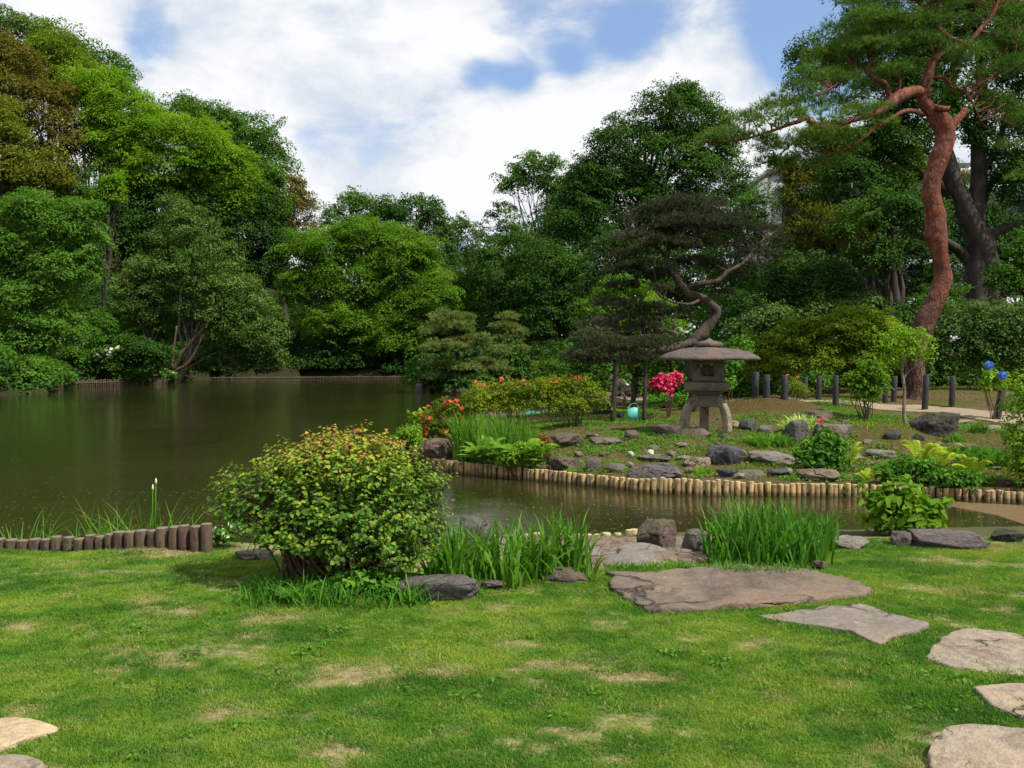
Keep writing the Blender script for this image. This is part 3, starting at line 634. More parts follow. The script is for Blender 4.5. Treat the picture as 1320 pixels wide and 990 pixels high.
# ------------------------------------------------------------------ the wooded hillside and far shore
TREES = [
 # label, d, ells, base px, leaf colour, kwargs
 ('grey-green feathery treetop highest at the left edge of the skyline', 112, [(30, 55, 60, 32), (75, 68, 45, 26), (-40, 40, 60, 40)], 20, 'grey', dict(clump=1.5, leaf=.42, seed=11, hollow=.15, zfix=12)),
 ('green rounded treetop on the skyline just below the grey-green feathery one', 105, [(130, 92, 38, 32), (150, 112, 26, 22), (100, 120, 40, 30)], 120, 'mid', dict(clump=1.3, leaf=.38, seed=12, hollow=.1, zfix=10)),
 ('soft light green crown between the brown tree and the skyline', 100, [(70, 85, 55, 36), (100, 110, 45, 32), (40, 100, 50, 30)], 80, 'hedge', dict(clump=1.4, leaf=.36, seed=13, zfix=9)),
 ('big russet-brown oak crown at the left edge, highest brown tree', 74, [(10, 120, 62, 48), (60, 150, 50, 50), (75, 200, 38, 50), (0, 190, 60, 60), (10, 80, 45, 30)], 20, 'brown', dict(clump=1.15, leaf=.27, seed=14, tr=.45, zfix=4, layered=.5)),
 ('yellow-brown tree below the russet oak at the left edge', 68, [(-10, 170, 45, 50), (0, 215, 40, 40), (50, 225, 40, 30)], 0, 'olive', dict(clump=1.0, leaf=.26, seed=15, zfix=3)),
 ('large glowing yellow-green maple high on the slope, brightest crown of the hill', 76, [(150, 150, 48, 42), (195, 175, 55, 38), (245, 195, 55, 38), (290, 222, 40, 40), (150, 200, 50, 40), (205, 225, 60, 40), (130, 115, 42, 32), (305, 250, 20, 22)], 190, 'yellowgreen', dict(clump=1.15, leaf=.26, seed=16, layered=.75, tr=.4, zfix=4, clumpdens=1.7)),
 ('small yellow-green spray hanging low under the brightest maple', 70, [(135, 255, 22, 14), (120, 265, 15, 10), (145, 240, 20, 12)], 140, 'yellowgreen', dict(clump=.8, leaf=.22, seed=17, layered=.8, zfix=3, tr=.15)),
 ('dark green oak ridge on the skyline behind the yellow-green maple', 98, [(235, 150, 42, 26), (280, 165, 40, 32), (325, 190, 40, 36), (355, 212, 28, 30), (205, 145, 28, 20), (300, 205, 50, 40)], 280, 'mid', dict(clump=1.35, leaf=.36, seed=18, zfix=8, layered=.5, tr=.5)),
 ('warm brown domed tree at the right end of the hill', 88, [(360, 250, 36, 28), (382, 270, 28, 32), (345, 285, 30, 32), (385, 300, 24, 26)], 370, 'brown', dict(clump=1.0, leaf=.3, seed=19, layered=.5, zfix=4, tr=.4)),
 ('mid-green tree joining the yellow-green maple to the warm brown one', 84, [(290, 250, 46, 40), (330, 240, 40, 36), (250, 265, 50, 40), (345, 265, 30, 30)], 300, 'mid', dict(clump=1.1, leaf=.3, seed=47, layered=.4, zfix=4, tr=.3)),
 ('dark green bushy tree in front of the warm brown domed one', 82, [(330, 285, 34, 42), (345, 310, 30, 34), (305, 300, 28, 36), (325, 350, 40, 34)], 330, 'deep', dict(clump=1.05, leaf=.3, seed=20, zfix=3)),
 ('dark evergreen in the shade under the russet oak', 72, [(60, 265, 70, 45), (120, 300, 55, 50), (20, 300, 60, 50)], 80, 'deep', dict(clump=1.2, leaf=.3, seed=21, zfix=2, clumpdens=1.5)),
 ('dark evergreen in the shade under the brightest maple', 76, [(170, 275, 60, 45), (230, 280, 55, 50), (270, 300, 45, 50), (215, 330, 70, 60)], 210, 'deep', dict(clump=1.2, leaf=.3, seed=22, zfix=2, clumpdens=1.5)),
 ('large grey-green layered dogwood leaning over the water at the left edge', 50, [(45, 275, 52, 28), (95, 300, 38, 26), (20, 320, 55, 32), (80, 345, 50, 30), (40, 385, 60, 34), (-10, 360, 50, 60), (75, 425, 48, 30), (20, 440, 55, 36), (110, 270, 22, 14), (30, 480, 50, 22)], 30, 'maple', dict(clump=.75, leaf=.2, seed=23, layered=.75, tr=.3, bark='grey')),
 ('tall conical glossy evergreen with leaning grey trunks on the far bank', 62, [(235, 282, 30, 26), (240, 315, 42, 36), (262, 350, 52, 42), (285, 385, 56, 40), (310, 420, 52, 38), (335, 445, 40, 28), (345, 425, 28, 26), (215, 345, 28, 34)], 222, 'silver', dict(clump=.8, leaf=.2, seed=24, layered=.2, tr=.22, bark='grey', ragged=.2)),
 ('young olive-tinged tree left of the conical evergreen, with a thin bare stem', 62, [(190, 350, 32, 24), (200, 375, 32, 26), (165, 375, 26, 24), (185, 400, 34, 22)], 182, 'silver', dict(clump=.65, leaf=.18, seed=25, layered=.3, tr=.12, bark='grey')),
 ('low flat-layered light green maple at the foot of the conical evergreen', 63, [(160, 405, 34, 12), (205, 415, 40, 12), (175, 430, 36, 10), (225, 425, 28, 11)], 215, 'maple', dict(clump=.6, leaf=.17, seed=26, layered=.9, tr=.12, bark='grey')),
 ('big bright green rounded maple with dark trunk on the far bank', 79, [(470, 310, 50, 30), (420, 325, 48, 32), (515, 335, 48, 38), (545, 375, 42, 36), (400, 370, 44, 30), (460, 365, 60, 40), (520, 405, 48, 34), (450, 420, 60, 34), (505, 440, 50, 26), (565, 385, 24, 26)], 424, 'bright', dict(clump=1.0, leaf=.24, seed=27, layered=.7, tr=.42, limbs=12, clumpdens=2.1)),
 ('dark oak on the skyline above the bright green rounded maple, left one', 104, [(470, 272, 42, 22), (440, 285, 30, 22), (490, 300, 40, 30)], 465, 'mid', dict(clump=1.2, leaf=.36, seed=28, zfix=2, layered=.5)),
 ('dark oak on the skyline above the bright green rounded maple, right one', 102, [(535, 275, 38, 24), (560, 300, 28, 28), (545, 330, 40, 40), (575, 330, 16, 30)], 545, 'dark', dict(clump=1.2, leaf=.35, seed=29, zfix=2, layered=.5)),
 ('thin tree with sky showing through, in the gap of the skyline', 108, [(605, 300, 28, 22), (590, 325, 22, 26), (620, 325, 22, 26), (605, 360, 34, 36)], 606, 'dark', dict(clump=.95, leaf=.3, seed=30, hollow=.42, zfix=2, tr=.4, limbs=14)),
 ('dusky bushy tree filling the dip below the skyline gap', 92, [(600, 405, 48, 36), (645, 400, 40, 40), (575, 430, 34, 34), (620, 440, 50, 34)], 612, 'dark', dict(clump=1.1, leaf=.32, seed=31, zfix=1)),
 ('lacy zelkova with sky between its fans, left shoulder of the big central tree', 80, [(690, 215, 34, 18), (665, 240, 24, 16), (715, 240, 34, 22), (650, 275, 24, 16), (720, 275, 36, 26), (665, 305, 34, 24), (700, 320, 40, 30)], 690, 'mid', dict(clump=.85, leaf=.25, seed=32, layered=.7, hollow=.25, tr=.35, limbs=16)),
 ('tallest central tree, dark green with a peaked crown', 62, [(860, 150, 46, 34), (810, 190, 50, 36), (890, 170, 50, 44), (850, 210, 70, 46), (770, 235, 46, 36), (905, 240, 55, 50), (820, 265, 70, 46), (945, 240, 26, 40), (760, 290, 55, 40), (895, 300, 55, 50), (790, 215, 40, 36), (745, 265, 34, 34), (925, 200, 34, 36), (930, 160, 18, 18), (880, 125, 24, 18)], 840, 'dark', dict(clump=.95, leaf=.22, seed=33, layered=.45, tr=.5, limbs=18, ragged=.2)),
 ('broad shaded tree joining the lacy zelkova to the tallest central tree', 72, [(700, 330, 50, 34), (735, 300, 40, 40), (670, 345, 40, 30), (640, 345, 34, 34), (760, 250, 34, 34), (745, 350, 50, 40), (660, 385, 50, 34)], 715, 'dark', dict(clump=1.0, leaf=.25, seed=45, layered=.4, tr=.35)),
 ('round-topped tree between the skyline gap tree and the small grey pines', 86, [(570, 375, 44, 34), (610, 385, 40, 34), (640, 365, 34, 40), (590, 420, 50, 30)], 595, 'mid', dict(clump=1.0, leaf=.28, seed=46, tr=.3, zfix=1)),
 ('mid-green tree under the left side of the tallest central tree', 58, [(725, 350, 44, 34), (700, 375, 40, 30), (750, 375, 44, 30), (715, 410, 46, 34)], 722, 'dark', dict(clump=.85, leaf=.21, seed=34, layered=.5, tr=.25)),
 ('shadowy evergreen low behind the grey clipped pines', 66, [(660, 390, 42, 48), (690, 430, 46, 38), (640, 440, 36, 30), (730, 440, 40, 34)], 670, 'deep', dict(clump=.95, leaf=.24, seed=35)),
 ('light green maple glowing behind the dark clipped pine', 30, [(800, 375, 34, 16), (830, 395, 40, 18), (775, 400, 34, 14), (850, 425, 34, 18), (810, 420, 40, 16)], 812, 'bright', dict(clump=.42, leaf=.12, seed=36, layered=.85, tr=.09, bark='dark')),
 ('dark leafy tree between the tallest central tree and the clipped pine', 48, [(840, 345, 50, 40), (790, 335, 40, 36), (900, 370, 50, 40), (770, 385, 34, 30)], 830, 'deep', dict(clump=.8, leaf=.19, seed=37)),
 ('green broadleaf tree with blue sky gaps, right flank of the tallest tree', 44, [(950, 300, 34, 40), (935, 350, 36, 36), (965, 385, 40, 34), (930, 405, 40, 30), (975, 270, 22, 30)], 955, 'mid', dict(clump=.6, leaf=.16, seed=38, hollow=.2, tr=.2)),
 ('yellow-tinged evergreen in front of the white building', 46, [(1030, 250, 32, 34), (1050, 290, 44, 34), (1020, 310, 30, 34), (1085, 300, 46, 40), (1060, 225, 34, 26), (1020, 215, 24, 22), (1100, 190, 50, 30), (1150, 215, 50, 34), (1060, 180, 34, 22), (1200, 240, 40, 30)], 1050, 'olive', dict(clump=.65, leaf=.17, seed=39, layered=.4, tr=.22, hollow=.12)),
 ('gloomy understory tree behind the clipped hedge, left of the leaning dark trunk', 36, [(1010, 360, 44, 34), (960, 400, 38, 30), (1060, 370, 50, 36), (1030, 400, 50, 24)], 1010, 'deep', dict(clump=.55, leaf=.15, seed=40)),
 ('large dark camphor with thick forked trunk and spreading limbs at the right', 38, [(1150, 60, 80, 50), (1250, 40, 80, 60), (1330, 90, 60, 60), (1150, 190, 60, 40), (1110, 240, 60, 36), (1290, 170, 60, 40), (1060, 90, 50, 40), (1330, 230, 60, 50), (1180, 130, 70, 50), (1130, -30, 70, 50), (1280, -50, 90, 50)], 1258, 'dark', dict(clump=.7, leaf=.17, seed=41, layered=.4, tr=.62, limbs=0, hollow=.08, ragged=.2, clumpdens=1.5)),
 ('tree with a slim leaning dark trunk behind the clipped hedge', 34, [(1150, 270, 44, 26), (1110, 290, 40, 24), (1190, 285, 36, 24), (1130, 330, 40, 20)], 1152, 'dark', dict(clump=.5, leaf=.14, seed=42, layered=.5, tr=.26, limbs=6, hollow=.15)),
 ('low bright laurel under the camphor, right of the red pine trunk', 33, [(1305, 365, 34, 24), (1335, 340, 34, 44), (1215, 382, 22, 14)], 1310, 'mid', dict(clump=.5, leaf=.14, seed=43, tr=.15, layered=.3)),
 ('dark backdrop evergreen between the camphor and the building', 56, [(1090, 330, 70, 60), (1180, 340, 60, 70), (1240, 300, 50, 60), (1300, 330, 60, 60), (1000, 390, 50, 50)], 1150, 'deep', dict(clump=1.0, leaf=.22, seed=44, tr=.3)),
]
for i, (lb, d, ells, base, mt, kw) in enumerate(TREES):
    tree(lb, d, ells, base, mt, **kw)

# thick limbs of the camphor, set on its own trunk
PXW = 1.0
def px_tube(mb, pts, d, seg=10, rough=.15, sm=5, seed=0):
    """pts: (px, py, half width px[, depth offset])"""
    q = []
    for p in pts:
        dd = d + (p[3] if len(p) > 3 else 0); q.append([*P(p[0], p[1], dd), p[2] * PXW * dd / F])
    q = smooth_path(q, sm); mb.add(*tube(q[:, :3], q[:, 3], seg, rough=rough, seed=seed)); return q
camphor = [o for o in bpy.data.objects if o.get('label', '').startswith('large dark camphor')][0]
mb = MB()
px_tube(mb, [(1258, 400, 16), (1258, 370, 14), (1260, 330, 14), (1258, 300, 14), (1256, 270, 12), (1262, 230, 10), (1262, 180, 9), (1265, 120, 7), (1262, 60, 5), (1255, -20, 3)], 38)
px_tube(mb, [(1256, 345, 8), (1238, 325, 7), (1215, 310, 5.5, -1), (1190, 305, 5, -2), (1165, 290, 4.5, -2), (1140, 285, 3.5, -2), (1110, 265, 2, -2)], 38)
px_tube(mb, [(1256, 300, 7), (1235, 280, 6), (1222, 255, 5, 1), (1195, 230, 4.5, 1), (1170, 215, 4, 1), (1140, 195, 3, 1), (1110, 185, 2, 1)], 38)
px_tube(mb, [(1262, 320, 7), (1280, 302, 6), (1300, 292, 5), (1325, 288, 4), (1350, 270, 3)], 38)
px_tube(mb, [(1260, 280, 6), (1275, 240, 5, 1), (1300, 220, 4, 1), (1330, 210, 3, 1)], 38)
px_tube(mb, [(1262, 230, 5), (1285, 190, 4), (1300, 140, 3), (1320, 100, 2)], 38)
px_tube(mb, [(1260, 190, 5), (1240, 150, 4), (1215, 110, 3), (1180, 80, 2)], 38)
mb.build('limb', B_['dark'], camphor, smooth=True)
leant = [o for o in bpy.data.objects if o.get('label', '').startswith('tree with a slim leaning')][0]
mb = MB(); px_tube(mb, [(1156, 395, 6), (1152, 360, 5), (1148, 320, 4.5), (1147, 285, 4), (1140, 250, 3)], 34); px_tube(mb, [(1160, 400, 5), (1163, 370, 3), (1156, 340, 2)], 34)
mb.build('limb', B_['dark'], leant, smooth=True)
# leaning stems and slim trunk at the far bank
ev = [o for o in bpy.data.objects if o.get('label', '').startswith('tall conical glossy')][0]
mb = MB(); px_tube(mb, [(222, 478, 2.2), (235, 455, 2), (252, 435, 1.8), (270, 415, 1.4)], 60); px_tube(mb, [(226, 478, 2), (244, 466, 1.6), (262, 432, 1.2)], 60); px_tube(mb, [(222, 476, 2.2), (224, 450, 1.6), (228, 420, 1.2)], 60)
mb.build('stem', B_['twig'], ev, smooth=True)

# ------------------------------------------------------------------ shrubs
def shrub(label, d, ells, mt, base=None, clump=.2, leaf=.07, dens=1.0, layered=.2, depth=.8, stems=14, seed=1, name='shrub', cat='shrub', group=None, flowers=None, bark='twig', stemr=.012, zground=None, hollow=0, basew=.25, ragged=.12, clumpdens=1.25, broadleaf=False, minz=.03):
    r = rs(seed); E = []
    if d is None:
        lo = max(ells, key=lambda e: e[1] + e[3]); d = GP(lo[0], lo[1] + lo[3])[1] + .1
    for e in ells:
        dd = d + (e[4] if len(e) > 4 else 0); s = dd / F; E.append((P(e[0], e[1], dd), e[2] * s, e[2] * s * depth, e[3] * s))
    bpx = base if base is not None else np.mean([e[0] for e in ells])
    bx = (bpx - 660) / F * d; bz = HH(bx, d) if zground is None else zground
    t = thing(name, label, cat, (bx, d, bz), group)
    pos, nr, C, idx = crown_points(E, clump, dens, leaf, r, layered, hollow=hollow, ragged=ragged, clumpdens=clumpdens)
    gz = H(pos[:, 0], pos[:, 1]) + minz; ok = pos[:, 2] > gz; pos, nr = pos[ok], nr[ok]
    if broadleaf: V, Fc, rn = broad(pos, nr, r.normal(size=pos.shape) + [0, 0, -.3], leaf, .62, r)
    else: V, Fc, rn = leaves(pos, nr, leaf, .55, r)
    fo = new_mesh('foliage', V, Fc, L_[mt], t, attrs={'rnd': rn})
    if stems:
        mb = MB(); xr = sum(e[1] for e in E) / len(E)
        for i in r.permutation(len(C))[:stems]:
            c = C[i]; b0 = np.array([bx + (c[0] - bx) * basew * r.uniform(.3, 1.2), d + (c[1] - d) * basew, 0]); b0[2] = HH(b0[0], b0[1]) - .03
            limb(mb, b0, c, stemr, stemr * .4, r, .15, 5)
        mb.build('stems', B_[bark], t, smooth=True)
    if flowers:
        fm, nf, fs, sel = flowers; r2 = rs(seed + 500)
        if callable(sel): ok = sel(pos)
        else: ok = pos[:, 2] > np.quantile(pos[:, 2], sel)
        q = pos[ok]; q = q[r2.permutation(len(q))[:nf]]
        petals(q, fs, fm, t, r2).parent = fo
    return t
def petals(q, fs, fm, parent, r, name='blossom'):
    n = len(q); k = 5
    axis = norm(r.normal(size=(n, 3)) * .5 + [0, -.6, .6]); t0 = norm(np.cross(axis, r.normal(size=(n, 3)))); b0 = np.cross(axis, t0)
    Cs, Ns, Ts = [], [], []
    for j in range(k):
        a = j * 2 * math.pi / k; td = t0 * math.cos(a) + b0 * math.sin(a)
        Cs.append(q + axis * fs * .2); Ns.append(norm(axis - td * .4)); Ts.append(td)
    V, Fc, rn = broad(np.concatenate(Cs), np.concatenate(Ns), np.concatenate(Ts), fs * .62, .8, r, droop=.15, rnd=np.tile(r.uniform(0, 1, n), k))
    return new_mesh(name, V, Fc, L_[fm], parent, attrs={'rnd': rn})

# far bank shrubs and undergrowth
shrub('dark spreading bush drooping into the water at the left edge', 46, [(20, 480, 50, 22), (60, 485, 34, 16), (-30, 470, 50, 30)], 'maple', clump=.5, leaf=.16, seed=61, layered=.7, stems=6)
shrub('shrub with clusters of creamy white flowers on the far bank', 56, [(125, 425, 22, 22), (135, 450, 26, 22), (110, 460, 30, 20)], 'mid', clump=.5, leaf=.15, seed=62, stems=6, flowers=('white', 90, .22, lambda p: np.abs(vnoise(p, .9, 3)) > .35))
shrub('dark leafy shrub on the far bank right of the creamy flowering one', 57, [(170, 452, 34, 18), (205, 458, 26, 16), (150, 470, 34, 12)], 'dark', clump=.5, leaf=.15, seed=63, stems=6)
shrub('overhanging brushy shrub where the conical evergreen meets the water', 63, [(275, 458, 32, 20), (310, 462, 40, 18), (345, 462, 26, 18), (250, 468, 26, 12)], 'grey', clump=.5, leaf=.15, seed=64, stems=6)
shrub('dim undergrowth bush left of the dark maple trunk on the far bank', 84, [(390, 450, 34, 20), (365, 440, 26, 26), (400, 470, 30, 10)], 'deep', clump=.7, leaf=.2, seed=65, stems=5)
shrub('dim undergrowth bush right of the dark maple trunk on the far bank', 84, [(480, 462, 40, 14), (530, 462, 30, 16), (560, 450, 26, 20)], 'deep', clump=.7, leaf=.2, seed=66, stems=5)
shrub('pale grassy planting on top of the curved stake edging', 57.5, [(120, 487, 26, 5), (160, 486, 30, 6), (205, 484, 22, 7)], 'maple', clump=.25, leaf=.16, seed=67, stems=0, name='border_plants', cat='plants', flowers=('white', 60, .12, .6))
shrub('round clipped bright green bush right of the small grey pine', 50, [(690, 462, 15, 17), (685, 470, 14, 12)], 'bright', clump=.28, leaf=.11, seed=68, stems=3, ragged=.06)
shrub('low brownish hedge in front of the dark wood, behind the red azaleas', 46, [(725, 472, 28, 7), (760, 470, 26, 9), (700, 474, 18, 6)], 'azalea', clump=.3, leaf=.10, seed=69, stems=3)
shrub('dark laurel right behind the stone lantern on its left', 25, [(870, 455, 26, 22), (845, 470, 22, 18), (880, 490, 22, 16), (900, 470, 20, 20)], 'mid', clump=.25, leaf=.10, seed=70, stems=6)
shrub('grassy green bush seen between the lantern roof and the clipped hedge', 26, [(935, 470, 22, 18), (950, 450, 18, 16), (925, 495, 22, 12)], 'herb', clump=.2, leaf=.11, seed=71, stems=4)
shrub('dark bush under the leaning pine branch, behind the support poles', 30, [(770, 455, 34, 18), (810, 455, 30, 22), (835, 480, 20, 18), (760, 485, 26, 14)], 'dark', clump=.3, leaf=.11, seed=72, stems=5)
shrub('big clipped azalea hedge sloping up to the red pine, behind the posts', 27.5, [(985, 452, 32, 20), (1030, 440, 44, 26), (1080, 432, 48, 28), (1125, 436, 42, 30), (1155, 455, 30, 26), (1000, 470, 40, 14), (1060, 462, 50, 20), (1120, 468, 46, 18), (1060, 425, 50, 20), (1105, 418, 46, 20), (975, 465, 22, 16)], 'hedge', clump=.26, leaf=.075, dens=1.3, seed=73, layered=.5, stems=20, name='clipped_hedge', cat='hedge', ragged=.08, clumpdens=1.6)
shrub('glossy undergrowth with lighter leaves behind the clipped hedge', 35, [(1000, 415, 44, 22), (1060, 408, 50, 20), (1110, 400, 50, 20), (960, 430, 30, 24)], 'grey', clump=.4, leaf=.13, seed=74, stems=4)
shrub('tall grey-green willowy shrub filling the ground right of the red pine trunk', 27, [(1225, 425, 30, 28), (1265, 420, 40, 34), (1310, 425, 40, 36), (1240, 455, 36, 22), (1290, 460, 44, 24), (1340, 450, 40, 34), (1205, 455, 20, 24)], 'grey', clump=.3, leaf=.10, seed=75, stems=26, ragged=.25)
shrub('dark gap-filling bush between the red pine trunk and the clipped hedge', 30, [(1165, 420, 30, 26), (1210, 400, 34, 26), (1190, 450, 30, 26)], 'dark', clump=.35, leaf=.12, seed=76, stems=4)
shrub('shady shrub beside the path beyond the beige-clothed person', 40, [(800, 480, 30, 12), (840, 486, 24, 14), (760, 490, 26, 10)], 'mid', clump=.3, leaf=.11, seed=77, stems=3)

# dusky mass of the wood behind everything, where single trees cannot be told apart
r = rs(90); CW = []
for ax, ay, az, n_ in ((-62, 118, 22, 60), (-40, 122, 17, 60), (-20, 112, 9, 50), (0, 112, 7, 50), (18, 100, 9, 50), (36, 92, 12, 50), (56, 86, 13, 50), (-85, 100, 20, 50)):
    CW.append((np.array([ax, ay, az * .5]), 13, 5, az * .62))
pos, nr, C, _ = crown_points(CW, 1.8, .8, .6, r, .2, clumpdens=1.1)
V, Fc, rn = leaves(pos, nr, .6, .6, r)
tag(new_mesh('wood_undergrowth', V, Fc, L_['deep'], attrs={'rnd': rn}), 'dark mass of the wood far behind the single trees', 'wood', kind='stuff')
r = rs(91)
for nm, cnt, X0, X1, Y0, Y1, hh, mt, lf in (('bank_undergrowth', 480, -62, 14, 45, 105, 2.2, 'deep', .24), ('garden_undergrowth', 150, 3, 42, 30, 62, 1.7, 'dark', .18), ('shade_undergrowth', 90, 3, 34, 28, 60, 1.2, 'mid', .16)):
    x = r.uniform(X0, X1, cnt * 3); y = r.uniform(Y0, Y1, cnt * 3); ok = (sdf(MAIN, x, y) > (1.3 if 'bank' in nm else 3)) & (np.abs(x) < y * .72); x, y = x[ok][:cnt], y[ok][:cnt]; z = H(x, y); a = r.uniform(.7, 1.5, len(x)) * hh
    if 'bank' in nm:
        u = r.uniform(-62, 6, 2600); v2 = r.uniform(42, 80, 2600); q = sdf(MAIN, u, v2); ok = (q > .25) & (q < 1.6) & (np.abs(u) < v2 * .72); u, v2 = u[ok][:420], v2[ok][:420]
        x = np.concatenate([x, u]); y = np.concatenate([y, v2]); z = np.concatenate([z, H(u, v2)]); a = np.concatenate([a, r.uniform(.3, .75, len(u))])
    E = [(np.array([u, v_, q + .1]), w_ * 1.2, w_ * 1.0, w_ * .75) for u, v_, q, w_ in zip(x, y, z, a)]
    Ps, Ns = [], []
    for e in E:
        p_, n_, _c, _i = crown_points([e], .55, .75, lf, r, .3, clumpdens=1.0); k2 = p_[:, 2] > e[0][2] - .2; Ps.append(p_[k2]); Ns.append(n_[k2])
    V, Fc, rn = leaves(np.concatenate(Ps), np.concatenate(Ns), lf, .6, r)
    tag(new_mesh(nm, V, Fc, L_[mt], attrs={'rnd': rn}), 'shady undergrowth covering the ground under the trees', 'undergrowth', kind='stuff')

# ------------------------------------------------------------------ pines
def pine_pads(pads, d, clump, r, tuft, k, nl, nw, dens=1.0, flat=.45, depth=.8, hollow=0, spread=.75):
    """needle clouds: pads = (cx, cy, rx, ry, depth offset)"""
    P0, D0, CC = [], [], []
    for q in pads:
        dd = d + (q[4] if len(q) > 4 else 0); s = dd / F; c = P(q[0], q[1], dd); rad = np.array([q[2] * s, max(q[2] * s * depth, q[3] * s), q[3] * s])
        n = max(4, int(2.8 * (rad[0] * rad[1] + rad[0] * rad[2]) / clump ** 2 * dens))
        d_ = ell_dirs(n, r); d_[:, 2] = np.where(d_[:, 2] < -.25, -d_[:, 2], d_[:, 2])
        c2 = c + d_ * rad * (r.uniform(.35, 1, n) ** .5 * (1 + .22 * fbm(d_ + q[0], 2.0, 2, 3)))[:, None]
        if hollow: c2 = c2[r.uniform(size=n) > hollow]; n = len(c2)
        nt_ = int(tuft); dd2 = ell_dirs(n * nt_, r); dd2[:, 2] = np.where(dd2[:, 2] < -.1, -dd2[:, 2] * .6, dd2[:, 2])
        p = np.repeat(c2, nt_, 0) + dd2 * clump * (r.uniform(.3, 1, n * nt_) ** .5)[:, None] * [1.1, 1.1, flat]
        P0.append(p); D0.append(norm(dd2 * [1, 1, .5] + [0, 0, .75])); CC.append(c2)
    P0 = np.concatenate(P0); D0 = np.concatenate(D0)
    return needles(P0, D0, k, nl, nw, r, spread) + (np.concatenate(CC),)
def twigs(mb, skeleton, C, r, rad=.02, take=1.0, maxd=3.0):
    sk = np.concatenate([s[:, :3] for s in skeleton])
    for c in C[r.permutation(len(C))[:int(len(C) * take)]]:
        dd = np.linalg.norm(sk - c, axis=1) + np.maximum(sk[:, 2] - c[2], 0); i = int(dd.argmin())
        if dd[i] < maxd: limb(mb, sk[i], c, rad, rad * .35, r, .25, 4, 4)

PXW = .70
# the lantern pine, clipped into clouds
r = rs(201); d = 20.0
loc = GP(895, 541); loc = np.array([(893 - 660) / F * d, d, HH((893 - 660) / F * d, d)])
t = thing('clipped_pine', 'dark clipped pine with twisting trunk and cloud pads right behind the stone lantern', 'pine tree', loc - [0, 0, .05])
mb = MB(); SK = []
SK.append(px_tube(mb, [(897, 545, 11), (896, 500, 11), (890, 462, 11), (893, 442, 11.5), (908, 426, 11), (922, 407, 9.5), (918, 393, 8.5), (903, 384, 8), (888, 378, 8), (878, 366, 7), (868, 352, 6), (860, 335, 5), (866, 310, 4), (880, 285, 3)], d, 12, .3, 5, 1))
SK.append(px_tube(mb, [(886, 372, 5), (905, 366, 5, -.2), (925, 362, 5, -.3), (938, 350, 4.2, -.3), (957, 340, 3.6, -.2), (972, 322, 3), (985, 308, 2)], d, 9, .3, 5, 2))
SK.append(px_tube(mb, [(897, 440, 8), (880, 445, 7.5, -.3), (862, 450, 6.5, -.5), (845, 452, 6, -.7), (832, 462, 5, -.8), (810, 468, 4, -.9), (785, 465, 3, -1), (760, 470, 2, -1)], d, 9, .3, 5, 3))
SK.append(px_tube(mb, [(878, 445, 4, -.3), (870, 430, 4, -.2), (856, 427, 3.5, -.2), (842, 432, 3), (825, 425, 2.5), (800, 430, 2)], d, 8, .3, 5, 4))
SK.append(px_tube(mb, [(866, 350, 4), (850, 345, 3.5, .2), (835, 350, 3, .3), (815, 345, 2), (795, 350, 1.5)], d, 7, .3, 4, 5))
SK.append(px_tube(mb, [(862, 335, 3.5), (845, 318, 3), (825, 312, 2.4), (808, 300, 1.5)], d, 7, .3, 4, 6))
SK.append(px_tube(mb, [(866, 320, 3), (895, 305, 2.6, -.3), (920, 300, 2.2, -.3), (945, 290, 1.5, -.3)], d, 7, .3, 4, 7))
SK.append(px_tube(mb, [(905, 384, 3), (890, 392, 2.6, -.4), (870, 390, 2, -.5), (850, 382, 1.6, -.5)], d, 7, .3, 4, 8))
pads = [(885, 268, 58, 13), (850, 282, 52, 14, .4), (925, 285, 45, 15), (895, 292, 60, 14, -.3), (960, 300, 28, 13), (820, 310, 36, 14), (860, 318, 42, 12, -.4), (915, 318, 40, 12, .4),
        (805, 332, 28, 10), (835, 345, 34, 10, -.3), (800, 352, 26, 8), (985, 300, 22, 12, .2), (1005, 318, 18, 12), (975, 330, 22, 9), (890, 340, 26, 8, .5), (945, 335, 18, 8),
        (850, 375, 20, 7, -.5), (820, 400, 34, 12), (790, 415, 30, 10), (850, 405, 24, 9, .3), (765, 440, 34, 14, -.9), (795, 452, 44, 15, -1), (760, 460, 34, 12, -1), (830, 448, 34, 13, -.8), (815, 465, 34, 9, -1), (860, 440, 22, 8, -.6), (740, 465, 18, 8, -1), (835, 425, 24, 8), (790, 395, 30, 9, .3), (765, 420, 26, 9), (870, 405, 20, 7, .3), (800, 372, 28, 8, .3), (905, 345, 26, 8, .4), (945, 360, 22, 7, .2), (970, 345, 24, 8), (1000, 335, 16, 8), (880, 300, 50, 12), (930, 380, 16, 6, .5), (785, 445, 30, 10, -.5), (850, 360, 26, 7, .4)]
V, Fc, rn, CC = pine_pads(pads, d, .17, r, 9, 12, .085, .011, 1.0, .5)
new_mesh('needle_pads', V, Fc, L_['needledark'], t, attrs={'rnd': rn})
twigs(mb, SK, CC, r, .016, .35, 1.6)
mb.build('trunk', B_['pine'], t, smooth=True)
for lb, px, top, bot, hw, dd in (('leaning black support pole, left one of two under the clipped pine branch', (795, 789), 462, 543, 3.6, 18.9), ('thinner upright brown support pole, right one of two under the clipped pine branch', (832, 830), 455, 549, 2.8, 19.0)):
    a = P(px[1], bot, dd); a[2] = HH(a[0], dd) - .05; b = P(px[0], top - 6, dd); mb = MB(); mb.add(*tube(smooth_path([[*a, hw * dd / F], [*((a + b) / 2 + [.01, 0, 0]), hw * dd / F], [*b, hw * .8 * dd / F]], 4)[:, :3], hw * dd / F, 9, rough=.1))
    o = mb.build('support_pole', B_['dark'], smooth=True, loc=a); tag(o, lb, 'pole')

PXW = .86
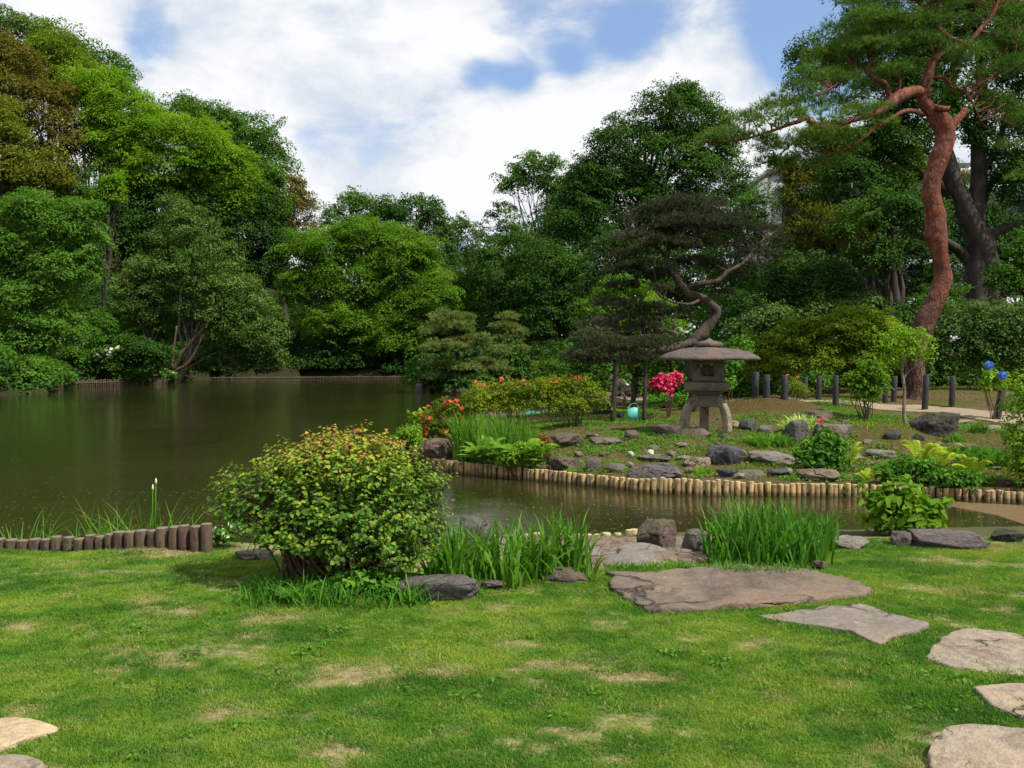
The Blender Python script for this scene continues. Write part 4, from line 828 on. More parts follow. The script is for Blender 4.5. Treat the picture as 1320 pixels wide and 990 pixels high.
# the red pine
r = rs(202); d = 24.0
loc = P(1180, 500, d); loc[2] = HH(loc[0], d)
t = thing('red_pine', 'tall leaning red pine with bare sinuous orange-red trunk behind the posts', 'pine tree', loc - [0, 0, .05])
mb = MB(); SK = []
SK.append(px_tube(mb, [(1181, 520, 20), (1180, 497, 16), (1181, 470, 14), (1182, 445, 13.5), (1188, 422, 14), (1197, 402, 14.5), (1208, 382, 14), (1214, 360, 12.5), (1213, 338, 12), (1209, 318, 12.5), (1205, 300, 16), (1206, 284, 15.5), (1203, 265, 12), (1200, 248, 12), (1202, 228, 13), (1209, 206, 13.5), (1217, 188, 13), (1219, 172, 13), (1213, 158, 14), (1204, 146, 12)], d, 16, .22, 6, 1))
SK.append(px_tube(mb, [(1210, 158, 11), (1200, 142, 10), (1191, 130, 9.5), (1188, 120, 9), (1180, 118, 8.5, -.2), (1168, 120, 8.5, -.4), (1156, 127, 9, -.5), (1146, 134, 8, -.6), (1134, 143, 5, -.8), (1118, 149, 4.4, -1), (1100, 154, 4.2, -1.2), (1078, 161, 4, -1.5), (1058, 164, 4, -1.6), (1045, 158, 4, -1.7), (1040, 152, 4, -1.7), (1028, 157, 3, -1.8), (1008, 164, 2.6, -2), (985, 172, 2, -2), (950, 181, 1.6, -2), (905, 184, 1.2, -2)], d, 12, .2, 5, 2))
SK.append(px_tube(mb, [(1192, 128, 9), (1193, 112, 8.5), (1196, 98, 7.5), (1199, 88, 7), (1205, 78, 5), (1222, 66, 4.5), (1245, 58, 4), (1262, 40, 3.6), (1278, 20, 3.2), (1288, -5, 2.6), (1290, -40, 2)], d, 12, .2, 5, 3))
SK.append(px_tube(mb, [(1222, 168, 10), (1232, 156, 6.5), (1240, 148, 5.5), (1245, 141, 5)], d, 10, .15, 4, 4))
SK.append(px_tube(mb, [(1204, 140, 7), (1212, 140, 5, -.3), (1224, 141, 4, -.4)], d, 8, .15, 4, 5))
SK.append(px_tube(mb, [(1190, 148, 3.5), (1176, 143, 3.5, -.3), (1162, 145, 3.2, -.5), (1148, 153, 3, -.6), (1130, 163, 2.6, -.8), (1113, 178, 2.2, -1), (1095, 190, 2, -1), (1070, 200, 1.4, -1)], d, 8, .2, 5, 6))
SK.append(px_tube(mb, [(1147, 130, 5), (1144, 115, 4.6), (1138, 106, 4.4), (1126, 101, 3.8), (1118, 92, 3.4), (1121, 80, 2.6), (1118, 66, 1.6)], d, 9, .2, 5, 7))
SK.append(px_tube(mb, [(1158, 120, 3), (1159, 102, 2.6), (1150, 90, 2.4, .3), (1130, 84, 2, .4), (1105, 82, 1.6, .5), (1080, 95, 1.2, .5)], d, 8, .2, 5, 8))
SK.append(px_tube(mb, [(1246, 56, 3.4), (1232, 52, 3.4), (1215, 42, 3.2), (1202, 28, 3), (1195, 14, 2.4), (1180, 0, 1.6)], d, 8, .2, 5, 9))
SK.append(px_tube(mb, [(1200, 100, 3), (1215, 100, 3), (1223, 106, 2.8), (1226, 112, 2), (1240, 116, 1.8), (1252, 130, 1.5), (1264, 156, .8)], d, 8, .2, 5, 10))
SK.append(px_tube(mb, [(1060, 164, 2), (1035, 175, 1.6, -1.2), (1015, 190, 1.4, -1), (1000, 205, 1, -1)], d, 6, .2, 4, 11))
SK.append(px_tube(mb, [(1110, 90, 2), (1085, 105, 1.8, -.5), (1060, 120, 1.6, -1), (1035, 128, 1.2, -1), (1010, 138, 1, -1)], d, 6, .2, 4, 12))
SK.append(px_tube(mb, [(1262, 40, 2.4), (1290, 45, 2.2, .4), (1315, 52, 2, .6), (1345, 50, 1.6, .6)], d, 6, .2, 4, 13))
pads = [(1120, 38, 50, 17), (1085, 50, 34, 16), (1160, 40, 45, 18), (1060, 78, 24, 16), (1095, 72, 42, 13), (1140, 68, 40, 12), (1180, 62, 36, 14), (1045, 100, 22, 14, -.8), (1075, 108, 34, 12, -.6), (1105, 100, 26, 10, .6), (1030, 122, 26, 13, -1),
        (1005, 140, 26, 10, -1), (985, 150, 24, 10, -1.6), (960, 158, 22, 10, -2), (1010, 158, 22, 8, -2), (1040, 138, 24, 8, -1), (970, 185, 28, 10, -2), (935, 178, 24, 8, -2), (1005, 195, 30, 12, -1.4), (1045, 190, 34, 12, -1), (1085, 180, 26, 9, -1), (1030, 215, 30, 10, -1), (1070, 212, 28, 9, -1), (985, 215, 18, 8, -1.4), (1110, 195, 18, 7, -1),
        (1215, 35, 36, 16, .4), (1250, 75, 34, 14, -.3), (1225, 85, 22, 9), (1285, 60, 36, 18, .5), (1300, 20, 40, 22, .5), (1310, 95, 34, 18, .4), (1270, 100, 26, 10, .2), (1240, 5, 40, 20), (1180, 5, 50, 20), (1120, 5, 40, 14, .5), (1290, 140, 20, 10, .5), (1310, 160, 26, 16, .6), (1340, 60, 34, 30, .6), (1170, 88, 22, 8, .5), (1120, 142, 24, 7, -1.2), (1090, 150, 26, 8, -1.6), (1060, 156, 26, 8, -1.9), (1020, 150, 24, 8, -2.2), (990, 165, 26, 8, -2.3), (1130, 160, 20, 6, -1.2), (1150, 95, 30, 8, -.4), (1085, 130, 30, 9), (1110, 118, 26, 8), (1060, 175, 26, 7, -1.8), (920, 185, 20, 7, -2), (1250, 120, 26, 9, .5), (1275, 130, 24, 9, .6), (1300, 195, 16, 14, .6), (1320, 230, 20, 14, .6), (1135, 118, 20, 6, .6)]
V, Fc, rn, CC = pine_pads(pads, d, .25, r, 9, 12, .19, .013, 1.0, .6, hollow=.34)
new_mesh('needles', V, Fc, L_['needle'], t, attrs={'rnd': rn})
twigs(mb, SK, CC, r, .02, .4, 2.0)
mb.build('trunk', B_['red'], t, smooth=True)

PXW = 1.0
# two small clipped pines on the far tongue of land
for lb, d, pads, br, sd in (
    ('wide grey-green clipped pine over the small rock in the pond', 44, [(575, 415, 24, 14), (590, 425, 24, 12, -.3), (562, 432, 20, 12), (610, 442, 26, 12), (580, 450, 34, 12, -.5), (640, 455, 18, 8), (625, 470, 24, 9), (570, 472, 26, 9), (600, 478, 26, 9, -.5), (558, 455, 16, 8), (645, 478, 14, 6, -.5), (615, 490, 18, 6, -.5), (560, 488, 14, 6), (598, 412, 14, 8)], [[(588, 500, 3), (587, 485, 3), (590, 460, 2.4), (582, 435, 2), (580, 415, 1)], [(588, 480, 2), (605, 470, 1.8), (625, 465, 1.5), (640, 458, 1)], [(587, 470, 2), (572, 462, 1.5), (562, 450, 1)], [(590, 488, 1.6), (610, 492, 1.6), (622, 488, 1.4), (628, 480, 1)]], 1),
    ('smaller upright grey clipped pine, right of the wide one', 48, [(654, 412, 13, 9), (650, 424, 18, 8), (662, 430, 18, 8), (655, 440, 22, 9), (645, 450, 18, 7), (668, 452, 18, 8), (658, 462, 18, 7), (648, 470, 14, 6)], [[(659, 490, 2.6), (660, 470, 2.2), (657, 440, 1.6), (655, 415, 1)]], 2)):
    r = rs(210 + sd); bx = br[0][0][0]; x = (bx - 660) / F * d
    t = thing('clipped_pine', lb, 'pine tree', (x, d, max(HH(x, d), .1)))
    mb = MB(); SK = []
    for q in br: SK.append(px_tube(mb, q if q is not br[0] else [(q[0][0], q[0][1] + 8, q[0][2])] + q, d, 7, .2, 4))
    V, Fc, rn, CC = pine_pads(pads, d, .28, r, 12, 8, .16, .028, 1.2, .55)
    new_mesh('needle_pads', V, Fc, L_['needlegrey'], t, attrs={'rnd': rn})
    twigs(mb, SK, CC, r, .025, .4, 2.5); mb.build('trunk', B_['dark'], t, smooth=True)

# ------------------------------------------------------------------ rocks
def ico(sub):
    import bmesh
    bm = bmesh.new(); bmesh.ops.create_icosphere(bm, subdivisions=sub, radius=1)
    v = np.array([x.co[:] for x in bm.verts]); f = np.array([[q.index for q in x.verts] for x in bm.faces]); bm.free(); return v, f
ICO = {s: ico(s) for s in (3, 4, 5)}
def rock_mesh(c, size, seed, rot=0, facets=11, sharp=.8, sub=4, nz=.06):
    r = rs(seed); v, f = ICO[sub]
    n = norm(r.normal(size=(facets, 3))); n = np.concatenate([n, [[0, 0, 1.], [0, 0, -1]]]); h = np.concatenate([r.uniform(.62, .95, facets), [.72, .8]])
    dt = np.maximum(v @ n.T, 1e-3); rr = (h / dt); rr = rr.min(1) * sharp + (1 - sharp)
    rr = np.minimum(rr, 1.35) * (1 + nz * fbm(v + seed, 2.2, 5, seed, .6))
    p = v * rr[:, None]; p = p / np.abs(p).max(0) 
    ca, sa = math.cos(rot), math.sin(rot); p = p * np.array(size) * .5
    p = np.stack([p[:, 0] * ca - p[:, 1] * sa, p[:, 0] * sa + p[:, 1] * ca, p[:, 2]], -1)
    return p + c, f
def rock(label, px, by, wpx, hpx, mt, seed, depth=.8, sink=.25, facets=11, sharp=.8, rot=None, name='rock', group=None, parent=None, nz=.07, z0=None):
    b = GP(px, by) if z0 is None else G(px, by, z0); d = b[1]; wd = wpx * d / F; hh = hpx * d / F
    dp = wd * depth; top = hh * .92
    full = top * (1 + sink); c = b + np.array([0, dp * .45, top - full / 2]); c[2] = b[2] + top - full / 2
    r = rs(seed); V, f = rock_mesh(c, (wd, dp, full), seed, 0, facets, sharp, 5 if wpx > 45 else 4, nz)
    o = new_mesh(name, V, f, K_[mt], parent, smooth=True, loc=b)
    if parent is None: tag(o, label, 'rock', group)
    return o
ROCKS = [
 ('rounded brown boulder at the left tip of the garden, below the red azalea', 562, 599, 52, 28, 'brown', 1, dict(sharp=.45, depth=.9)),
 ('flat brown rock shelf beside the red-leaved dwarf shrub', 724, 580, 62, 22, 'brown', 2, dict(depth=1.1)),
 ('thin flat stone lying in the moss right of the rock shelf', 783, 574, 40, 9, 'grey', 3, dict(depth=1.1)),
 ('small brown block left of the dark step stones', 816, 567, 22, 13, 'brown', 4, {}),
 ('dark brown block, left step stone in front of the lantern', 861, 563, 42, 17, 'brown', 5, {}),
 ('long low dark step stone at the foot of the lantern', 904, 565, 54, 13, 'brown', 6, {}),
 ('grey rounded stone just behind the bamboo stakes, left of the big flat one', 766, 608, 22, 20, 'grey', 7, {}),
 ('grey stone touching the left end of the big flat blue-grey one', 793, 610, 30, 13, 'grey', 8, {}),
 ('driftwood-like ribbed brown stone low behind the stakes', 727, 609, 46, 20, 'brown', 9, dict(nz=.2)),
 ('big flat blue-grey stone lying just behind the bamboo stakes', 856, 618, 94, 19, 'purple', 10, dict(depth=.7)),
 ('flat grey stone half buried behind the big flat blue-grey one', 846, 597, 46, 10, 'grey', 11, dict(depth=1.0)),
 ('small round white stone in the moss, right one of two', 839, 588, 11, 9, 'pale', 12, {}),
 ('small round white stone in the moss, left one of two', 814, 590, 10, 8, 'pale', 13, {}),
 ('tan block between the big flat stone and the dark blue rock', 902, 604, 38, 15, 'tan', 14, {}),
 ('jagged dark blue-grey rock in front of the lantern', 938, 600, 46, 29, 'blue', 15, dict(facets=8, sharp=1, nz=.12)),
 ('bluish flat stone below the jagged dark blue-grey rock', 937, 616, 26, 13, 'blue', 16, {}),
 ('low grey slab behind the stakes, left one of the pair', 971, 617, 40, 11, 'grey', 17, {}),
 ('low blue-grey slab behind the stakes, right one of the pair', 1011, 617, 40, 12, 'blue', 18, {}),
 ('broad tan slab behind the pair of low slabs', 1005, 602, 74, 18, 'slabgrey', 19, dict(depth=.9)),
 ('greenish grey stone right of the lantern leg, nearer to it', 966, 556, 27, 17, 'blue', 20, {}),
 ('greyish stone under the earth mound, farther from the lantern', 989, 560, 24, 13, 'grey', 21, {}),
 ('pale stone right beside the lantern leg', 948, 552, 20, 11, 'tan', 22, {}),
 ('steep pointed grey rock under the trailing strap-leaved plant', 1031, 574, 40, 36, 'grey', 23, dict(facets=9)),
 ('flat-topped grey boulder carrying the stump-like stone', 1083, 570, 56, 26, 'grey', 24, dict(facets=8, sharp=1)),
 ('stump-like brown stone with a flat top above the grey boulder', 1062, 546, 46, 18, 'brown', 25, dict(nz=.15)),
 ('tan rock behind the stakes, right of the dark leafy shrub', 1072, 622, 56, 18, 'slab', 26, {}),
 ('brown weathered stone left of the tan rock behind the stakes', 1043, 619, 28, 15, 'brown', 27, {}),
 ('large dark grey boulder in front of the path', 1221, 564, 78, 34, 'dark', 28, dict(nz=.1)),
 ('small black stone in the moss, left of the large dark boulder', 1153, 568, 24, 15, 'dark', 29, {}),
 ('little dark stone touching the large dark boulder', 1187, 570, 18, 10, 'dark', 30, {}),
 ('grey stone half hidden behind the yellow ferns', 1140, 592, 40, 12, 'slabgrey', 31, {}),
 ('dark ledge stone above the yellow ferns', 1242, 584, 44, 13, 'brown', 32, {}),
 ('flat brown rock right of the dark ledge stone', 1262, 598, 40, 12, 'brown', 33, {}),
 ('brown stone at the right end of the bamboo stakes', 1299, 627, 30, 11, 'brown', 34, {}),
 ('small stone between the yellow ferns and the stakes', 1178, 606, 26, 10, 'slabgrey', 35, {}),
 ('grey boulder behind the support poles by the bag', 778, 536, 40, 22, 'dark', 36, {}),
 ('dark mossy stone right of the thinner support pole', 862, 526, 26, 14, 'dark', 37, {}),
 ('small upright pale rock standing in the pond by the grey pines', 541, 506, 12, 14, 'grey', 38, dict(z0=0)),
 ('low grey rock at the water under the wide grey pine', 570, 503, 24, 8, 'grey', 39, dict(z0=0)),
 ('kerb stone of the path at the right, under the leaning post', 1245, 548, 60, 7, 'tan', 40, dict(depth=.3)),
 ('pale stone block left of the leaning post at the path edge', 1282, 556, 34, 8, 'tan', 41, dict(depth=.5)),
 # near side
 ('rounded purple-brown boulder standing in the left iris clump', 606, 716, 56, 54, 'purple', 50, dict(facets=7, sharp=.6)),
 ('flat dark layered rock at the foot of the bush, right side', 563, 779, 112, 34, 'purple', 51, dict(depth=.55, facets=9)),
 ('low reddish brown rock between the left irises and the lawn', 727, 752, 66, 19, 'brown', 52, dict(depth=.6)),
 ('dark pointed angular rock by the water behind the huge flat slab', 852, 710, 58, 42, 'brown', 71, dict(facets=5, sharp=1, nz=.1)),
 ('rounded grey rock between the pointed rock and the right irises', 897, 712, 40, 32, 'grey', 54, dict(sharp=.6)),
 ('grey cobble below the rounded grey rock', 912, 714, 26, 18, 'grey', 55, {}),
 ('pale grey block left of the right irises\' end', 1036, 723, 54, 25, 'slabgrey', 56, dict(facets=7, sharp=1)),
 ('small brown stone in front of the pale grey block', 1056, 735, 24, 12, 'brown', 57, {}),
 ('flat grey stone between the pale block and the hydrangea', 1098, 710, 52, 16, 'slabgrey', 58, {}),
 ('upright grey wedge left of the long purple-grey rock', 1163, 705, 34, 20, 'purple', 59, dict(facets=7, sharp=1)),
 ('long purple-grey rock slab at the right edge of the lawn', 1231, 709, 100, 25, 'purple', 60, dict(depth=.5, facets=8, sharp=1)),
 ('low dark rock at the right frame edge by the water', 1308, 700, 46, 15, 'dark', 61, {}),
 ('grey flat stone behind the bush stems on the left', 322, 726, 52, 14, 'slabgrey', 62, dict(depth=1)),
 ('grey flat stone sticking out of the lawn beside the left irises', 640, 760, 44, 8, 'purple', 63, {}),
]
for lb, px, by, w_, h_, mt, sd, kw in ROCKS: rock(lb, px, by, w_, h_, mt, sd, **kw)

more = []
r = rs(333)
spots = [(748, 590), (705, 596), (812, 604), (824, 612), (868, 590), (884, 594), (925, 574), (958, 588), (975, 584), (996, 588), (985, 575), (1018, 612), (890, 611), (748, 603), (1102, 606), (1125, 600), (1108, 592), (1205, 596), (1225, 598), (1160, 622), (1010, 560), (935, 566), (880, 578), (842, 582), (700, 606), (778, 590), (1120, 575), (1045, 545), (1090, 548), (955, 618), (1040, 608), (915, 589), (1060, 604), (1290, 606), (1210, 580), (765, 566), (660, 562)]
near_ = ['moss', 'stakes', 'herbs', 'earth']
for i, (a, b_) in enumerate(spots):
    o = rock(None, a, b_, r.uniform(9, 24), r.uniform(4, 9), ['grey', 'slabgrey', 'brown', 'slab', 'blue'][r.randint(5)], 600 + i, depth=r.uniform(.7, 1.2), sharp=1, nz=.12)
    o['label'] = 'small half-buried stone among the mossy patches of the garden bank'; o['category'] = 'stone'; o['group'] = 'small half-buried stones of the bank'; o.name = 'small_stone'
# flat slabs in the lawn
def slab(name, label, mt, outline, hgt, rough, seed):
    pts = np.array(outline, float); r = rs(seed)
    q = smooth_path(np.concatenate([pts, pts[:1]]), 10)[:-1]
    W2 = np.array([G(a, b, .37 + hgt * .8)[:2] for a, b in q]); c = W2.mean(0); W2 = c + (W2 - c) * (1 + .045 * fbm(xyz(*W2.T), 7, 5, seed, .65))[:, None]
    n = len(W2); rings = np.concatenate([np.linspace(.04, .90, 24), [.95, .98, .995, 1.0, 1.003, 1.0]]); zz = np.concatenate([np.zeros(24), [-.01, -.06, -.2, -.5, -1.4, -3.2]])
    V = []
    for s, z in zip(rings, zz):
        p = c + (W2 - c) * s; zt = .37 + .022 * fbm(xyz(*p.T), .55, 2, 3) + hgt
        rel = fbm(xyz(*p.T), 2.2 * rough, 5, seed + 3, .6)
        zn = zt + hgt * .55 * rel * (1 if z > -1 else 0) + z * hgt
        V.append(xyz(p[:, 0], p[:, 1]) + np.stack([p[:, 0] * 0, p[:, 0] * 0, zn], -1))
    V = np.concatenate(V + [np.array([[c[0], c[1], .37 + .022 * fbm(xyz(*c)[None], .55, 2, 3)[0] + hgt]])])
    m_ = len(rings); i = np.arange(m_ - 1)[:, None] * n; j = np.arange(n)[None]; k_ = (j + 1) % n
    f = np.stack([i + j, i + n + j, i + n + k_, i + k_], -1).reshape(-1, 4); j = np.arange(n)
    f2 = np.stack([j, (j + 1) % n, np.full(n, len(V) - 1)], -1)
    o = new_mesh(name, V, [f, f2], K_[mt.name.replace('rock_', '')], smooth=True, loc=[c[0], c[1], .37]); tag(o, label, 'stone'); return o
for s_ in SLABS: slab(*s_)

# cobbled beach
r = rs(300); mb = MB(); q = 0
for _ in range(900):
    px = r.uniform(640, 935); py = r.uniform(694, 738)
    if px < 760 and r.uniform() < .4: continue
    b = GP(px, py); 
    if b[1] < lawn_edge(b[0]) + .1 or b[2] < .03 or b[1] > 8.5: continue
    s = r.uniform(.05, .16); V, f = rock_mesh(b + [0, 0, 0], (s * 1.3, s, s * .45), 1000 + _, r.uniform(0, 6), 7, .7, 3, .05)
    mb.add(V, f, r.uniform())
tag(mb.build('cobble_beach', K_['slab'], smooth=True), 'bed of flat cobbles at the water behind the huge flat slab', 'cobbles', kind='stuff')
for lb, px, by, w_, h_ in (('flat grey paving stone in the cobbles, front one', 820, 733, 90, 9), ('flat paving stone in the cobbles, middle one', 830, 716, 70, 7), ('flat paving stone in the cobbles towards the left irises', 760, 724, 60, 6)):
    rock(lb, px, by, w_, h_, 'slabgrey', 400 + px, depth=1.1, sharp=1)

# ------------------------------------------------------------------ stake edgings
def stakemat(name, c1, c2, end):
    m, k = mat(name); g_ = k.n('ShaderNodeNewGeometry'); pos = g_.outputs['Position']
    oi = k.n('ShaderNodeObjectInfo').outputs['Random']
    f = k.noise(k.vm('MULTIPLY', pos, (1, 1, .12)), 60, 4, .6); h = k.noise(pos, 9, 5, .65)
    c = k.mix(oi, c1, c2); c = k.mix(k.m('MULTIPLY', k.sstep(f, .4, .7), .35), c, tuple(x * .5 for x in c1)); c = k.mix(k.m('MULTIPLY', k.sstep(h, .46, .64), .75), c, (.07, .045, .022))
    z = k.n('ShaderNodeSeparateXYZ'); k.l(pos, z.inputs[0])
    if name == 'stake_dark':
        c = k.mix(k.m('MULTIPLY', k.sstep(f, .48, .6), .8), c, (.014, .010, .008)); c = k.mix(k.m('MULTIPLY', k.sstep(k.noise(pos, 14, 5, .7), .52, .62), .6), c, (.13, .075, .045)); c = k.mix(k.m('MULTIPLY', k.sstep(k.noise(pos, 7, 4, .7), .54, .64), .6), c, (.035, .05, .015))
    if name == 'stake_bamboo': c = k.mix(k.m('MULTIPLY', k.m('SUBTRACT', 1.0, k.sstep(z.outputs[2], .02, .07)), .7), c, (.05, .035, .015))   # damp foot at the waterline
    nz = k.n('ShaderNodeSeparateXYZ'); k.l(g_.outputs['Normal'], nz.inputs[0])
    c = k.mix(k.sstep(nz.outputs[2], .6, .9), c, k.mix(h, end, tuple(x * .6 for x in end)))
    out(k, pbsdf(k, c, .7, .3, f, .4, .01)); return m
S1 = stakemat('stake_bamboo', (.42, .285, .115), (.22, .155, .075), (.46, .37, .22)); S2 = stakemat('stake_dark', (.026, .017, .012), (.085, .047, .030), (.19, .15, .105)); S3 = stakemat('stake_grey', (.06, .043, .026), (.11, .082, .05), (.13, .105, .075))
def path_points(pts, step):
    q = smooth_path(pts, 12); s = np.concatenate([[0], np.cumsum(np.linalg.norm(np.diff(q[:, :2], axis=0), axis=1))])
    u = np.arange(0, s[-1], step); return np.stack([np.interp(u, s, q[:, i]) for i in range(q.shape[1])], -1)
def stake_geo(x, y, z0, z1, rad, r, seg=10, tilt=.02):
    a = r.normal() * tilt; b = r.normal() * tilt; h = z1 - z0; p = np.array([[x, y, z0], [x + a * h * .5, y + b * h * .5, z0 + h * .5], [x + a * h, y + b * h, z1 - .006], [x + a * h, y + b * h, z1]])
    return tube(p, [rad, rad * 1.01, rad, rad * .86], seg)
r = rs(310)
fr = [(*G(a, b, 0)[:2], c) for a, b, c in [(548, 602, .17), (600, 609.5, .175), (650, 614.5, .17), (700, 619.5, .165), (760, 625.5, .165), (800, 630, .165), (830, 633.5, .17), (846, 634.5, .20), (870, 635, .2), (900, 636.5, .20), (960, 637, .17), (1000, 637.5, .16), (1100, 638.5, .155), (1200, 641.5, .145), (1320, 646.5, .13), (1345, 648, .13)]]
st_ = path_points(fr, .081); c0 = st_[0]
root = thing('stake_edging', 'row of pale yellow bamboo stakes holding the garden bank above the water', 'edging', (c0[0], c0[1], 0))
print('stakes', len(st_))
mbS = MB()
for i, p in enumerate(st_):
    V, f = stake_geo(p[0], p[1] - .085, -.25, p[2] + .008 + r.normal() * .008, .0385 * r.uniform(.88, 1.06), r, tilt=.03)
    if i >= 6 and i < 105: MB().add(V, f).build('stake', S1, root, smooth=False)
    else: mbS.add(V, f)
o = mbS.build('end_stakes', S1, root); tag(o, kind='stuff')
# dark log edging of the lawn, left
lp = path_points([(-6.2, 6.93, .385), (-4.8, 6.92, .385), (-4.0, 6.90, .40), (-3.35, 6.80, .445), (-2.9, 6.68, .52), (-2.30, 6.5, .595)], .098)
root = thing('log_edging', 'row of short dark brown upright logs between the lawn and the pond', 'edging', (lp[0][0], lp[0][1], .37))
for p in lp:
    V, f = stake_geo(p[0], p[1], .0, p[2] + r.normal() * .008, .047 * r.uniform(.9, 1.06), r, 12, .01); MB().add(V, f).build('log', S2, root)
# little row of cut ends at the cobbles
lp = path_points([(-.35, 8.50, .11), (.3, 8.47, .11), (.9, 8.45, .12), (1.25, 8.55, .13), (1.6, 8.7, .14)], .10)
root = thing('log_edging', 'low row of pale log ends along the cobbled waterside', 'edging', (lp[0][0], lp[0][1], .05))
for p in lp:
    V, f = stake_geo(p[0], p[1], -.2, p[2] + r.normal() * .012, .046 * r.uniform(.8, 1.1), r, 10, .05); MB().add(V, f).build('log', S1, root)
# far stake edgings
def far_edge(label, pts, step, rad, mt, z0=-.3):
    lp = path_points(pts, step); mb = MB()
    for p in lp: mb.add(*stake_geo(p[0], p[1], z0, p[2] + r.normal() * .02, rad * r.uniform(.8, 1.1), r, 5, .02))
    rail = lp.copy(); rail[:, 2] = rail[:, 2] * .55; rail[:, 1] -= rad * 1.3; mb.add(*tube(rail[::3], .035, 6))
    tag(mb.build('stake_edging', mt, loc=[*lp[0][:2], 0]), label, 'edging')
far_edge('curved stake edging under the pale border plants on the far bank', [(*G(a, b)[:2], .42) for a, b in [(40, 505), (70, 503), (95, 499), (150, 497), (200, 495), (222, 492), (228, 489.5)]], .15, .05, S3)
far_edge('thin stake line along the distant shore below the bright green maple', [(*G(a, b)[:2], .16) for a, b in [(228, 489.3), (300, 488.5), (420, 487.5), (540, 487.3)]], .25, .06, S3)
far_edge('stake edging at the water under the wide grey pine', [(*G(a, b)[:2], .3) for a, b in [(552, 502), (575, 507), (610, 511.5), (700, 516.5), (778, 522)]], .16, .06, S3)
far_edge('short stake line across the small backwater behind the azaleas', [(*G(a, b)[:2], .22) for a, b in [(600, 541.5), (700, 538.5), (790, 538)]], .12, .05, S3)

# ------------------------------------------------------------------ posts along the path
POSTS = [(797, 488, 511), (813, 489, 512), (943, 482, 509), (973, 480, 512), (988, 483, 512), (1011, 484, 515), (1038, 486, 514), (1055, 485, 516), (1077, 484, 523), (1141, 488, 519), (1152, 485, 518), (1192, 483, 529), (1227, 485, 524), (1285, 502, 541)]
PL = ['behind the clothed person\'s back', 'on the path right of the person', 'closest to the lantern chamber', 'second right of the lantern', 'third right of the lantern', 'left of the bare twiggy shrub', 'in the middle of the gap under the clipped hedge', 'paired with a nearer taller one at the clipped hedge', 'just left of the round leafy shrub', 'half hidden behind the round leafy shrub', 'between the round leafy shrub and the slim sapling', 'in front of the red pine trunk', 'right of the red pine trunk, across the path', 'leaning, farthest right beside the large boulder']
m, k = mat('post_charred'); pos = k.n('ShaderNodeNewGeometry').outputs['Position']; f1 = k.noise(k.vm('MULTIPLY', pos, (1, 1, .2)), 30, 5, .6)
out(k, pbsdf(k, k.ramp(f1, [(.3, (.016, .016, .017)), (.7, (.045, .043, .043))]), .75, .3, f1, .4, .01)); M_post = m
for i, ((px, ty, by), lb) in enumerate(zip(POSTS, PL)):
    b = GP(px, by); d = b[1]; hh = (by - ty) * d / F; rad = .075 if i > 1 else .09; lean = .16 if i == 13 else rs(i).normal() * .02
    if i == 13: rad = .078
    p = np.array([b - [0, 0, .2], b, b + [lean * hh * .5, 0, hh * .5], b + [lean * hh, 0, hh - .02], b + [lean * hh, 0, hh]])
    mb = MB(); mb.add(*tube(p, [rad * 1.05, rad * 1.05, rad, rad, rad * .85], 14, rough=.04)); o = mb.build('wooden_post', M_post, smooth=False, loc=b)
    tag(o, 'dark round wooden post ' + lb, 'post', 'dark posts lining the garden path')

# ------------------------------------------------------------------ the stone lantern
d0 = 16.4; bx = (905 - 660) / F * d0; bz = HH(bx, d0); LZ = P(905, 555, d0)[2]
s = d0 / F
def LP(px, py): return P(px, py, d0)
root = thing('stone_lantern', 'old squat stone lantern with broad mushroom-like roof on curved legs', 'lantern', (bx, d0, bz))
def lathe(c, prof, seg=40, sq=0.0, rot=0.0, wob=.0, seed=0):
    """prof: (radius, z); sq bends the circle towards a square"""
    V = []; a = np.arange(seg) * 2 * math.pi / seg
    for rad, z in prof:
        if sq: q = (np.abs(np.cos(a)) ** (2 / (1 - sq * .8) ) + np.abs(np.sin(a)) ** (2 / (1 - sq * .8))) ** (-(1 - sq * .8) / 2)
        else: q = 1 + 0 * a
        V.append(np.stack([c[0] + rad * q * np.cos(a + rot), c[1] + rad * q * np.sin(a + rot), c[2] + z + 0 * a], -1))
    V = np.concatenate(V); 
    if wob: V = V + wob * np.stack([fbm(V, 3, 3, seed), fbm(V, 3, 3, seed + 5), fbm(V, 3, 3, seed + 9)], -1)
    m_ = len(prof); i = np.arange(m_ - 1)[:, None] * seg; j = np.arange(seg)[None]; k_ = (j + 1) % seg
    f = np.stack([i + j, i + k_, i + seg + k_, i + seg + j], -1).reshape(-1, 4); j = np.arange(seg)
    V = np.concatenate([V, [[c[0], c[1], c[2] + prof[0][1]]], [[c[0], c[1], c[2] + prof[-1][1]]]]); n = m_ * seg
    return V, [f, np.stack([(j + 1) % seg, j, np.full(seg, n)], -1), np.stack([j + n - seg, (j + 1) % seg + n - seg, np.full(seg, n + 1)], -1)]
def Z(py): return P(905, py, d0)[2]
cx = (914 - 660) / F * d0; C0 = np.array([cx, d0, 0.])
